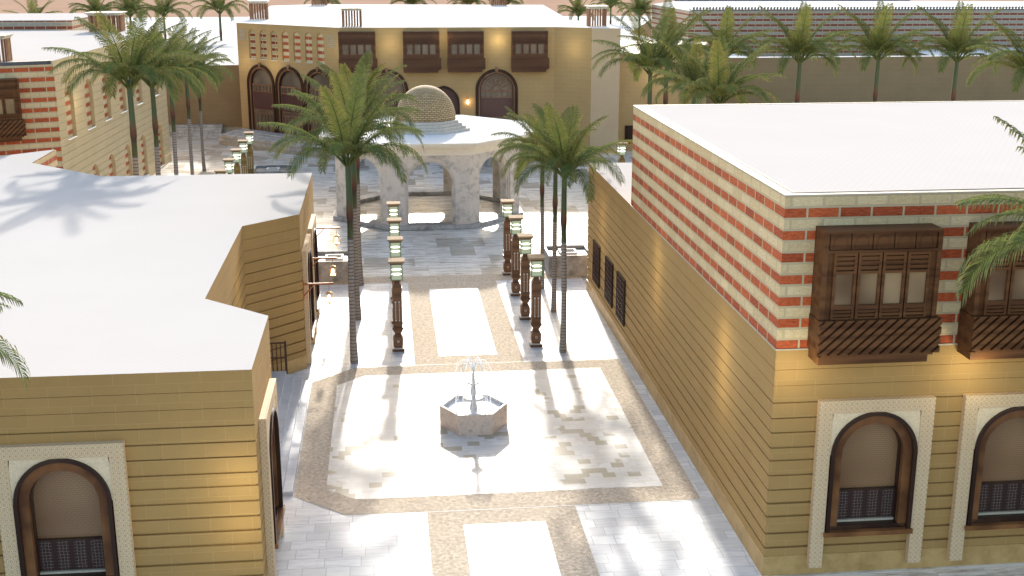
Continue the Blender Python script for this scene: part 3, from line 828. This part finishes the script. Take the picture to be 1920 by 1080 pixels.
# wall sconces
def sconce(px, py, z, lbl):
    r = empty('wall_sconce', (px, py, z))
    b = MB(); b.box(-.05, .05, -.03, .0, -.05, .35, 'copper'); b.tube([(0, -.02, .3), (0, -.16, .3)], .015, 'copper', 5); b.build('bracket', r)
    b = MB(); b.lathe([(.02, -.1), (.07, 0), (.05, .15), (.02, .2)], 'candle_glow', 8, (0, -.16)); b.build('lamp', r)
    tag(r, lbl, 'wall lamp', 'wall lamps beside the pointed door')
p = B + bc*9.18; sconce(p.x, p.y-.01, 3.62, 'small lit copper wall lamp between the pointed door and right arched window')
p = B + bc*5.72; sconce(p.x, p.y-.01, 3.62, 'small lit copper wall lamp left of the pointed door behind the dome')
glow(p.x+3.46, p.y-.5, 3.6, 1.0, c=(1, .6, .3))
for (x, z, e_) in [(.45, 7.9, 12), (8.25, 8.1, 12), (4.32, 8.3, 6)]: glow(x, B.y-1.1, z, e_, .15)
glow(13.2, 87.3, 7.6, 11, .15); glow(-3.9, 88.9, 7.6, 6, .15)
p = A + ab*.45; glow(p.x-.4, p.y-1.0, 6.1, 9, .15); p = A + ab*4.1; glow(p.x-.65, p.y-.8, 6.05, 9, .15)
# wind towers
tl = ['slatted wooden roof vent behind the front edge, above the tallest palm', 'slatted wooden roof vent at the left corner of the back building', 'slatted wooden roof vent at the right corner of the back building',
      'broad slatted wooden roof vent on the left building, behind palm tops', 'slatted wooden roof vent cut by the left edge of the picture',
      'distant slatted roof vent left of centre on the back edge of the roof', 'distant slatted roof vent right of centre on the back edge of the roof']
for k, (x, y, s_, sz) in enumerate([(-2.22, 91.0, 1.0, 1.0), (-9.95, 102.4, 1.02, 1.1), (15.6, 88.9+1.0, .95, 1.08), (-18.7, 87.0, 1.50, .95), (-18.85, 62.4, .95, .95), (-6.5, 131, 1.1, 1.2), (12.0, 128.5, 1.1, 1.2)]):
    o = TOWER if k == 0 else copy_tree(TOWER)
    o.location = (x, y, 9.03); o.scale = (s_, s_, sz); tag(o, tl[k], 'roof vent', 'slatted wooden roof vents')

# platform in front of main building, left
def offp(p, d, n_): v = p + ab*d + Vector((ab.y, -ab.x))*n_; return (v.x, v.y)
pr_ = empty('stair_platform', (A.x, A.y, 0)); tag(pr_, 'raised grey stone platform with stepped top below the tall arched windows', 'steps')
def quadp(b, m0, m1, z0, z1, mat, top=None, d0=.05, d1=13.2): b.prism([offp(A, d0 + .17*m0, m0), offp(A, d0 + .17*m1, m1), offp(A, d1, m1), offp(A, d1, m0)], z0, z1, mat, top)
b = MB(); quadp(b, 0, 2.7, .002, .70, 'steps_grey'); quadp(b, 2.701, 2.82, .002, .26, 'steps_tan'); quadp(b, 2.701, 2.76, .50, .58, 'steps_tan'); b.build('base', pr_, pr_.location)
for m_, z in ((2.62, .76), (1.95, .82), (1.3, .88)):
    b = MB(); quadp(b, 0, m_, z-.06+.001, z, 'steps_grey'); quadp(b, m_-.07, m_+.02, z+.001, z+.014, 'white_stone'); b.build('step', pr_, pr_.location)
sheet('plaza_border', [offp(A, -.6, 2.9), offp(A, -.9, 5.1), offp(A, 13.8, 4.9), offp(A, 13.8, 4.2), offp(A, .6, 4.3), offp(A, .9, 2.9)], .006, 'cobble_brown')
b = MB()
for k in range(5): b.box(-21, -13.1, 98.0+k*.45, 100.35, .001+k*.17, .17*(k+1), 'steps_grey')
st = b.build('far_steps', None, (-17, 98, 0), (-17, 98, 0)); tag(st, 'small flight of grey steps against the shaded wall at far left', 'steps')

# ------------------------------------------------------------------ low blocks and walls behind
root = empty('west_block', (-12, 100.4, 0)); tag(root, 'low block with shaded grey wall and wide white roof left of the back building', 'building')
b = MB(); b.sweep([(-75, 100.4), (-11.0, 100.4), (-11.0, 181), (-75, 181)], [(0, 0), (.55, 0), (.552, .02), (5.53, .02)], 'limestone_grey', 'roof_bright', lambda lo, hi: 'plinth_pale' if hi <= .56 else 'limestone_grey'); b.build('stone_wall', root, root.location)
root = empty('east_block', (22, 106, 0)); tag(root, 'long low shaded stone wall with white roof edge behind the row of palms', 'wall')
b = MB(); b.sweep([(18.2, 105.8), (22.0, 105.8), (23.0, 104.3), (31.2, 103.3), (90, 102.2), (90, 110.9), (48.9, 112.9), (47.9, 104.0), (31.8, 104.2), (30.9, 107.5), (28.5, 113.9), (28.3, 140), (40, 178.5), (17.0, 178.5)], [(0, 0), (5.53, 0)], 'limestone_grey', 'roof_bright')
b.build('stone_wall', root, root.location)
r2 = empty('garden_wall', (17.1, 88.3, 0)); tag(r2, 'warmly lit tan stone wall beside the pale stair tower, with a small lattice window', 'wall', None, 'thing')
b = MB(); b.sweep([(16.95, 88.3), (22.2, 88.3), (26.5, 99), (26.5, 102), (16.95, 102)], [(0, 0), (7.0, 0), (7.05, -.03), (7.12, -.03)], 'limestone_back', 'trim_cream'); b.build('stone_wall', r2, r2.location)
q_ = put(LAT, r2, 18.25, 88.3, .55, 0); q_.scale = (.9, 1, .78)
glow(19.6, 87.4, 5.4, 8, .15)

root = empty('brick_building', (28.6, 114.3, 0)); tag(root, 'distant red and cream striped brick building with a dark toothed parapet', 'building')
b = MB(); FP = [(28.6, 114.3), (90, 111.2), (90, 128), (62, 137), (33, 139), (28.5, 130)]
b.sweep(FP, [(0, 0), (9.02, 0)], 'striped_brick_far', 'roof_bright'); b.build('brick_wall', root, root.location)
b = MB()
def crenel(p, q, n_, sc=1.):
    p, q = Vector(p), Vector(q); d = (q-p); l = d.length; d.normalize(); a = atan2(d.y, d.x); st_ = l/n_
    for k in range(n_):
        c = p + d*((k+.5)*st_); T = Matrix.Translation((c.x, c.y, 9.02)) @ Matrix.Rotation(a, 4, 'Z')
        w = st_*.40
        b.prism_xz([(-w, .08), (w, .08), (w*.45, .26*sc), (w*1.15, .36*sc), (0, .56*sc), (-w*1.15, .36*sc), (-w*.45, .24*sc)], 0, .14, 'merlon_grey', T)
    T = Matrix.Translation((p.x, p.y, 9.02)) @ Matrix.Rotation(a, 4, 'Z'); b.box(0, l, -.01, .16, .001, .10, 'merlon_grey', T)
crenel((28.9, 114.25), (90, 111.17), 200, .66); crenel((33, 138.8), (60, 137.0), 90, .9)
cr = b.build('toothed_parapet', root, root.location); cr['kind'] = 'stuff'

# ------------------------------------------------------------------ pavilion
PX_, PY_ = 2.25, 68.1
root = empty('pavilion', (PX_, PY_, 0)); tag(root, 'octagonal grey marble pavilion with arches under a white roof', 'pavilion')
def octo(ap, c=(0, 0)):
    R = ap/cos(pi/8); return [(c[0]+R*cos(pi/8+k*pi/4), c[1]+R*sin(pi/8+k*pi/4)) for k in range(8)]
b = MB(); b.prism(octo(5.25), .017, .22, 'pavilion_plinth'); k = b.build('kerb', root)
b = MB(); b.prism(octo(4.35), -.3, .6, 'pavilion_plinth'); c = b.build('cutter', root); cut(k, [c])
b = MB(); b.prism(octo(5.03), .221, 3.93, 'pavilion_marble'); w_ = b.build('arcade', root)
b = MB(); b.prism(octo(4.42), -.3, 5.0, 'pavilion_marble'); cs = [b.build('cutter', root)]
for k in range(4):
    a = k*pi/4; T = Matrix.Rotation(a, 4, 'Z'); b = MB(); b.prism_xz(arch(0, 2.30, -.2, 3.56, 24), -7, 7, 'pavilion_marble', T); cs.append(b.build('cutter', root))
for k in range(8):
    a = k*pi/4; T = Matrix.Rotation(a, 4, 'Z')
    b = MB(); b.prism_xz(arch(0, 2.62, -.2, 3.74, 24), -5.3, -4.94, 'pavilion_marble', T); cs.append(b.build('cutter', root))
    b = MB(); b.prism_xz(arch(0, 2.46, -.2, 3.65, 24), -5.3, -4.86, 'pavilion_marble', T); cs.append(b.build('cutter', root))
bpy.context.view_layer.update(); cut(w_, cs)
b = MB(); b.sweep(octo(5.10), [(3.931, 0), (4.08, 0), (4.09, -.07), (4.24, -.09), (4.25, -.16), (4.36, -.2), (4.37, -.42), (4.47, -.46), (4.48, -.66), (4.60, -.72), (4.66, -.72)], 'entablature', 'roof_bright'); b.build('roof', root)
dr = MB()
for k in range(4): dr.prism(octo(2.40-.20*k), 4.661+.14*k+(.001 if k else 0), 4.80+.14*k, 'dome_step')
dr.build('dome_steps', root)
b = MB(); n = 26; prof = [(1.68*cos(pi/2*k/n), 5.22+1.84*sin(pi/2*k/n)) for k in range(n)] + [(.02, 7.06)]
b.lathe(prof, 'dome_brick', 64, uvr=1.35); b.build('dome', root)

# ------------------------------------------------------------------ fountain
fx, fy = 2.46, 35.02
root = empty('fountain', (fx, fy, 0)); tag(root, 'hexagonal pink stone fountain with two bowls in the middle of the courtyard', 'fountain')
hexa = lambda r: [(r*cos(k*pi/3), r*sin(k*pi/3)) for k in range(6)]
b = MB(); H_ = .68
o, i_ = hexa(1.04), hexa(.96); o2 = hexa(1.04)
a0 = b.idx([(x, y, .017) for x, y in o]); a1 = b.idx([(x, y, H_) for x, y in o]); a2 = b.idx([(x, y, H_) for x, y in i_]); a3 = b.idx([(x, y, .3) for x, y in i_])
for k in range(6):
    j = (k+1) % 6
    b.fi([a0[k], a0[j], a1[j], a1[k]], 'fountain_pink'); b.fi([a1[k], a1[j], a2[j], a2[k]], 'white_stone'); b.fi([a2[k], a2[j], a3[j], a3[k]], 'fountain_grey')
b.fi(a3, 'fountain_grey'); b.build('basin', root)
b = MB(); b.prism(hexa(.955), .301, .56, 'basin_water'); b.build('water', root)
b = MB(); b.lathe([(.12, .3), (.125, .6), (.08, .75), (.07, .90)], 'fountain_grey', 16); b.lathe([(.06, .93), (.085, 1.05), (.065, 1.38)], 'fountain_grey', 14); b.lathe([(.045, 1.41), (.05, 1.72)], 'fountain_grey', 12); b.build('stem', root)
for (r, z, h) in ((.31, .86, .07), (.19, 1.37, .05)):
    b = MB(); b.lathe([(r*.5, z-.02), (r*.97, z), (r, z+h), (r-.025, z+h), (r*.9, z+h-.012)], 'white_stone', 28); b.build('bowl', root)
b = MB()
for k in range(10):
    a = 2*pi*k/10 + .2; R = .86 if k % 2 == 0 else .60; hh = 2.10 if k % 2 == 0 else 2.16; pts = []
    for j in range(21):
        t = j/20; r = R*t; z = hh - (hh-1.70)*((t-.34)/.34)**2 if t < .34 else hh - (hh-.56)*((t-.34)/.66)**2
        pts.append((r*cos(a), r*sin(a), z))
    b.tube(pts, .0155, 'water_jet', 5)
b.tube([(0, 0, 1.7), (0, 0, 2.22)], [.02, .006], 'water_jet', 5)
b.build('jets', root)

# ------------------------------------------------------------------ planters / stone basins
def planter(x0, x1, y0, y1, h, label, ring=True):
    cx, cy = (x0+x1)/2, (y0+y1)/2; root = empty('stone_basin', (cx, cy, 0)); tag(root, label, 'basin', 'low square stone basins on the plaza')
    b = MB(); hx, hy = (x1-x0)/2, (y1-y0)/2; t = .10
    b.box(-hx, hx, -hy, -hy+t, .01, h, 'planter_stone'); b.box(-hx, hx, hy-t, hy, .01, h, 'planter_stone')
    b.box(-hx, -hx+t, -hy+t, hy-t, .01, h, 'planter_stone'); b.box(hx-t, hx, -hy+t, hy-t, .01, h, 'planter_stone'); b.build('wall', root)
    b = MB(); b.box(-hx+t, hx-t, -hy+t, hy-t, .01, h-.14, 'planter_dark'); b.build('fill', root)
    b = MB(); e_ = .03
    for (a, c, d, f) in ((-hx-.01, hx+.01, -hy-.01, -hy+e_), (-hx-.01, hx+.01, hy-e_, hy+.01), (-hx-.01, -hx+e_, -hy+e_, hy-e_), (hx-e_, hx+.01, -hy+e_, hy-e_)): b.box(a, c, d, f, h+.001, h+.02, 'white_stone')
    b.build('rim', root)
    b = MB(); r = .40; t = .09
    for (a, c, d, f) in ((-r, r, -r, -r+t), (-r, r, r-t, r), (-r, -r+t, -r+t, r-t), (r-t, r, -r+t, r-t)): b.box(a, c, d, f, h-.139, h+.0, 'white_stone')
    b.build('inner_ring', root)
planter(7.15, 9.15, 52.55, 54.6, .96, 'square stone basin between the right palms and the striped building')
planter(-3.45, -1.45, 52.55, 54.6, .96, 'square stone basin beside the hanging lanterns, behind the left palms')
planter(-8.7, -6.2, 79.2, 81.6, .5, 'low square stone basin below the stepped platform at back left')
planter(-2.7, -1.5, 82.8, 84.0, .8, 'stone basin seen through the left arch of the pavilion')
planter(6.7, 7.9, 82.5, 83.7, .8, 'stone basin seen through the right arch of the pavilion')

# ------------------------------------------------------------------ lamp posts
def mk_lamp(pm_='post_wood'):
    r = empty('lamp_post'); b = MB()
    b.box(-.225, .225, -.225, .225, .012, .11, pm_); b.box(-.24, .24, -.24, .24, .11, .135, 'pale_inlay'); b.build('base', r)
    b = MB()
    sq = lambda h: [(-h, -h), (h, -h), (h, h), (-h, h)]
    b.sweep(sq(.18), [(.136, .04), (.17, .03), (.22, 0), (.50, 0), (.58, .06), (.62, .06), (.66, .09), (.70, .06), (.74, .04), (.80, .01), (2.46, .01), (2.52, .05), (2.60, .09), (2.70, .09)], pm_)
    b.box(-.20, .20, -.20, .20, .84, .92, pm_); b.box(-.185, .185, -.185, .185, 1.08, 1.13, pm_)
    b.box(-.18, .18, -.18, .18, 2.36, 2.40, pm_)
    b.build('shaft', r)
    b = MB()
    for x in (-.065, .065):
        for sy in (-1, 1):
            y0, y1 = (-.179, -.17) if sy < 0 else (.17, .179)
            b.box(x-.009, x+.009, y0-.001, y1+.001, 1.2, 1.86, 'pale_inlay')
            for z, q in ((1.88, .032), (1.58, .02), (1.12+.06, .024)):
                b.lathe([(q, y0-.003), (q, y1+.003)], 'pale_inlay', 10)
                n0 = len(b.v)-20
                for i in range(n0, len(b.v)):
                    vx, vy, vz = b.v[i]; b.v[i] = (x+vx, vz, z+vy)
        for sx in (-1, 1):
            pass
    b.lathe([(.045, -.187), (.045, -.180)], 'pale_inlay', 12)
    for i in range(len(b.v)-24, len(b.v)): vx, vy, vz = b.v[i]; b.v[i] = (vx, vz, .38+vy)
    b.lathe([(.028, -.190), (.028, -.184)], pm_, 12)
    for i in range(len(b.v)-24, len(b.v)): vx, vy, vz = b.v[i]; b.v[i] = (vx, vz, .38+vy)
    b.build('inlay', r)
    L = MB(); h = .215; z0, z1 = 2.70, 3.30
    L.box(-h, h, -h, h, z0, z0+.03, 'lantern_frame'); L.box(-h, h, -h, h, z1-.02, z1, 'lantern_frame')
    for sx in (-1, 1):
        for sy in (-1, 1): L.box(sx*h-.018*(1+sx)/1-.0 if sx > 0 else -h, sx*h if sx > 0 else -h+.036, sy*h-.036 if sy > 0 else -h, sy*h if sy > 0 else -h+.036, z0+.03, z1-.02, 'lantern_frame')
    lan = L.build('lantern', r)
    g = MB(); g.box(-h+.012, h-.012, -h+.012, h-.012, z0+.03, z1-.02, 'lamp_pane'); g.build('glass', lan)
    g = MB()
    for k in range(2):
        z = z0+.20+k*.17
        for sy in (-1, 1):
            y = sy*(h-.006); T = Matrix.Translation((0, y, 0))
            g.box(-.11, .11, y-.004, y+.004, z+.01, z+.075, 'lamp_glow'); g.box(y-.004, y+.004, -.11, .11, z+.01, z+.075, 'lamp_glow')
            g.box(-h+.02, h-.02, y-.003, y+.003, z+.034, z+.055, 'lamp_glow')
    g.build('bulb', lan)
    c = MB(); c.box(-.30, .30, -.30, .30, 3.36, 3.43, 'cap_cream'); c.box(-.24, .24, -.24, .24, 3.30, 3.36, 'post_wood'); c.build('cap', r)
    return r
LP_ = mk_lamp(); LPB = mk_lamp('post_wood_lit')
names = ['nearest', 'second nearest', 'third nearest', 'farthest']
first = True
for side, x in (('left', .25), ('right', 5.34)):
    for k in range(4):
        o = LP_ if first else copy_tree(LP_); first = False
        o.location = (x, 42.68+3.51*k, 0)
        tag(o, '%s of the four lit lamp posts in the %s row beside the cobbled path' % (names[k], side), 'lamp post', 'lamp posts beside the cobbled path')
bl = ['lit lamp post lowest in the back left row, mostly hidden by the roof', 'second lit lamp post from the roof in the back left row', 'middle lit lamp post of the five in the back left row',
      'second farthest lit lamp post in the back left row', 'farthest lit lamp post in the back left row, below the stepped platform']
for k in range(5):
    o = LPB if k == 0 else copy_tree(LPB); o.location = (-8.45, 62.69+3.46*k, 0); tag(o, bl[k], 'lamp post', 'lamp posts on the back left plaza')
o = copy_tree(LPB); o.location = (13.77, 69.88, 0); tag(o, 'single lit lamp post just left of the striped building corner', 'lamp post')


# ------------------------------------------------------------------ palms
def frond(b, tint, az, el0, bend, L, orange=0., roll=0., seed=0, twist=0.):
    rnd = random.Random(seed); N = 32; tone = rnd.uniform(-.22, .25); ds = L/N
    p = Vector((0, 0, 0)); pts = [p.copy()]; dirs = []
    az = radians(az); el = radians(el0); twist = radians(twist)
    for i in range(N):
        t = i/N
        e_ = el - radians(bend)*(t**1.35)
        a_ = az + twist*t
        d = Vector((cos(a_)*cos(e_), sin(a_)*cos(e_), sin(e_))); dirs.append(d)
        p = p + d*ds; pts.append(p.copy())
    dirs.append(dirs[-1])
    sub = pts[::3]
    b.tube(sub, [max(.005, .034*(1-k/(len(sub)-1))**.8) for k in range(len(sub))], 'palm_leaf', 5, True, False)
    nf = len(b.f); 
    while len(tint) < nf: tint.append((.35, .25, 0.))
    for i in range(6, N+1):
        for half in (0, .5):
            if i == N and half: continue
            t = (i+half)/N
            o = pts[i] if not half else (pts[i]+pts[min(i+1, N)])*.5
            d = dirs[min(i, N-1)]
            side = d.cross(Vector((0, 0, 1)));
            if side.length < .05: side = Vector((-sin(az), cos(az), 0))
            side.normalize(); up = side.cross(d).normalized()
            if roll: 
                Rm = Matrix.Rotation(radians(roll), 3, d); side = Rm @ side; up = Rm @ up
            ll = (.72*sin(pi*min(1, .14+.80*t))**.75+.05)*(L/3.7)
            for sg in (-1, 1):
                j = rnd.uniform(-.10, .10); sweep = .60 + .5*t + j*.5
                v = (side*sg + d*sweep + up*(.20 + rnd.uniform(-.07, .07))).normalized()
                w = d * (.0185 + .007*rnd.random()); l = ll*rnd.uniform(.85, 1.1)
                m1 = o + v*l*.5 ; m1 = m1 - Vector((0, 0, .04*l)); m2 = o + v*l*.80 - Vector((0, 0, .17*l)); tip = o + v*l*.93 - Vector((0, 0, (.42+.15*rnd.random())*l))
                c = (min(1, max(0, rnd.gauss(.40, .24)+tone)), 0., orange*rnd.uniform(.2, .9) if orange else (.35*rnd.random() if rnd.random() < .05 else 0))
                i0 = b.idx([o-w*.6, o+w*.6, m1+w, m1-w, m2+w*.7, m2-w*.7, tip])
                b.fi([i0[0], i0[1], i0[2], i0[3]], 'palm_leaf'); tint.append((c[0], .10+.1*rnd.random(), c[2]*.7))
                b.fi([i0[3], i0[2], i0[4], i0[5]], 'palm_leaf'); tint.append((c[0], .35+.2*rnd.random(), c[2]))
                b.fi([i0[5], i0[4], i0[6]], 'palm_leaf'); tint.append((c[0], .75+.25*rnd.random(), c[2]))
FR = [(182, 48, 125, 3.8, 0, 0), (228, 46, 132, 3.1, 0, 0), (170, 58, 75, 3.6, 0, 0), (152, 68, 36, 3.9, .1, 10), (258, 80, 42, 3.7, .22, 0), (70, 80, 34, 3.6, .35, 10), (350, 76, 50, 3.7, .12, 0), (190, 74, 58, 3.7, .05, 0),
      (8, 50, 52, 3.8, 0, 0), (348, 53, 120, 3.7, 0, 0), (308, 42, 135, 3.0, 0, 0), (92, 58, 95, 3.3, 0, 0), (205, 60, 95, 3.6, 0, 0), (130, 56, 110, 3.4, 0, 0),
      (32, 58, 100, 3.6, 0, 0), (280, 60, 105, 3.2, .1, 0), (240, 68, 70, 3.3, .15, 0), (55, 50, 120, 3.5, 0, 0), (298, 52, 118, 3.3, 0, 0), (150, 46, 128, 3.5, 0, 0)]
def mk_palm(variant=0):
    r = empty('palm_tree'); H0 = 7.28
    b = MB(); zs = [k*.13 for k in range(36)]; pts = []; rad = []
    for z in zs:
        pts.append((.0 + .02*sin(z*.8), .015*sin(z*.6+1), z)); rad.append(.150 - .035*min(1, z/1.2) - .012*z/4.6 + .004*((round(z/.13)) % 2))
    b.tube(pts, rad, 'palm_trunk', 12); b.build('trunk', r)
    b = MB(); prof = [(4.55, .108), (4.9, .10), (5.15, .105), (5.3, .125), (5.5, .128), (5.8, .112), (6.4, .105), (7.0, .10), (7.2, .11), (7.4, .06)]
    b.tube([(.02*sin(z*.8), .015*sin(z*.6+1), z) for z, _ in prof], [q for _, q in prof], 'palm_sheath', 12); b.build('crownshaft', r)
    b = MB(); tint = []
    for k, (az, el, bd, L, og, tw) in enumerate(FR):
        if variant: az += [0, 14, -11][variant]*((k % 3)-1); L *= 1 + .06*((k*7+variant) % 3-1)
        n0 = len(b.v); frond(b, tint, az, el, bd, L*.86, og, tw, seed=k*13+variant)
        a = radians(az)
        for i in range(n0, len(b.v)):
            x, y, z = b.v[i]; b.v[i] = (x+.05*cos(a), y+.05*sin(a), z+H0-.22)
    o = b.build('crown', r)
    at = o.data.color_attributes.new('tint', 'FLOAT_COLOR', 'CORNER')
    for p in o.data.polygons:
        c = tint[p.index]
        for li in p.loop_indices: at.data[li].color = (*c, 1)
    for p in o.data.polygons: p.use_smooth = True
    return r
PALM = [mk_palm(0), mk_palm(1), mk_palm(2)]; used = [False]*3
def palm(x, y, h, rot, label, group, v=0, sxy=None):
    if not used[v]: o = PALM[v]; used[v] = True
    else: o = copy_tree(PALM[v])
    s_ = h/7.28; o.location = (x, y, 0); o.scale = ((sxy or s_), (sxy or s_), s_); o.rotation_euler = (0, 0, radians(rot))
    tag(o, label, 'palm tree', group); return o
g1 = 'palms standing along the courtyard path'
palm(-1.33, 41.4, 7.28, 170, 'nearest palm left of the fountain path, the one with a fully visible trunk', g1, 0)
palm(-1.30, 46.8, 7.28, 175, 'second palm on the left of the path, its crown above the nearest one', g1, 0)
palm(-1.28, 52.0, 7.28, 168, 'third palm left of the path, its crown tip touching the back roof', g1, 1)
palm(6.23, 41.83, 6.63, -20, 'nearest of three palms between the right lamp row and building', g1, 1)
palm(6.62, 47.0, 6.05, 60, 'middle of three palms between the right lamp row and building', g1, 2)
palm(6.58, 50.6, 5.85, 0, 'farthest and leftmost of three palms beside the right lamp row', g1, 0)
g2 = 'row of palms in front of the arcaded left building'
for (x, y, h, rt, v, lb) in [(-11.12, 55, 8.64, 172, 0, 'largest and leftmost palm in front of the arcaded building'), (-11.07, 60, 8.17, 178, 0, 'second palm from the left in the row by the arcaded building'),
        (-11.39, 67, 7.76, 166, 1, 'middle palm of five in the row by the arcaded building'), (-11.8, 75, 7.23, 174, 0, 'fourth palm from the left in the row by the arcaded building'), (-12.25, 82.83, 6.46, 170, 0, 'farthest palm by the arcaded building, base visible on the plaza')]:
    palm(x, y, h, rt, lb, g2, v)
g3 = 'row of palms before the long shaded wall'
for (x, y, h, rt, v, lb) in [(23.13, 66.7, 8.45, 0, 0, 'leftmost of the evenly spaced palms against the shaded wall'), (28.2, 68.0, 8.45, 2, 0, 'middle of the evenly spaced palms against the shaded wall'),
        (32.2, 66.5, 8.45, -2, 0, 'right of the evenly spaced palms against the shaded wall'), (31.2, 56.6, 8.45, 0, 0, 'palm cut by the right edge before the shaded wall')]:
    palm(x, y, h, rt, lb, g3, v)
g4 = 'cluster of palms behind the striped building'
for (x, y, h, rt, v, lb) in [(14.85, 53.3, 7.72, 176, 0, 'nearest palm of the cluster behind the striped building roof'), (20.9, 74.1, 8.1, 0, 0, 'tallest palm of the cluster, in front of the distant brick building'),
        (15.56, 66.8, 8.45, 180, 1, 'palm of the cluster with trunk against the lit yellow wall, right one'), (13.9, 63.4, 8.2, 150, 2, 'leftmost palm of the cluster, thin dark trunk before the yellow wall'), (15.2, 59.1, 7.5, 200, 2, 'low palm crown in the middle of the cluster behind the roof')]:
    palm(x, y, h, rt, lb, g4, v)
g5 = 'distant palms beyond the roofs'
far = [(-16.6, 130, 8.45, 'distant palm rising through the white roof left of the back building'), (29.05, 157, 7.74, 'distant palm right of the back roof vent, bare trunk against sand'), (27.4, 131, 7.93, 'distant palm on the white roof left of the brick building'),
       (-35.06, 130, 7.4, 'distant palm crown alone at far left above the brick parapet'), (-28.8, 130, 8.2, 'distant palm crown just left of the broad roof vent'), (-25.6, 130, 8.2, 'distant palm crown above the broad roof vent'),
       (-22.6, 132, 8.1, 'distant palm crown right of the broad roof vent, behind the near palms'), (3.7, 152, 8.2, 'distant palm top behind the centre of the back roof'), (-7.0, 154, 8.3, 'distant palm top behind the left part of the back roof'),
       (10.5, 152, 8.2, 'distant palm top behind the right half of the back roof'), (22.2, 140, 7.5, 'distant palm partly hidden by the right corner roof vent'), (15.5, 155, 8.2, 'distant palm top at the right end of the back roof'), (44, 165, 9.0, 'distant palm top behind the brick building parapet')]
for k, (x, y, h, lb) in enumerate(far): palm(x, y, h, [0, 140, 60, 200, 30, 80, 170, 20, 110, 240, 10, 90, 0][k], lb, g5, k % 3)
palm(13.9, 21.4, 8.2, 0, 'palm with leaf tips entering at the right edge before the bay windows', 'palms cut by the picture edges', 0)
palm(-9.05, 20.6, 7.3, 180, 'palm with leaf tips entering at the left edge above the white roof', 'palms cut by the picture edges', 0)

# remove prototypes kept only as sources
for pr in (WIN, ORIEL, ORIEL_FAR, LAT):
    def rm(o):
        for ch in list(o.children): rm(ch)
        bpy.data.objects.remove(o)
    rm(pr)
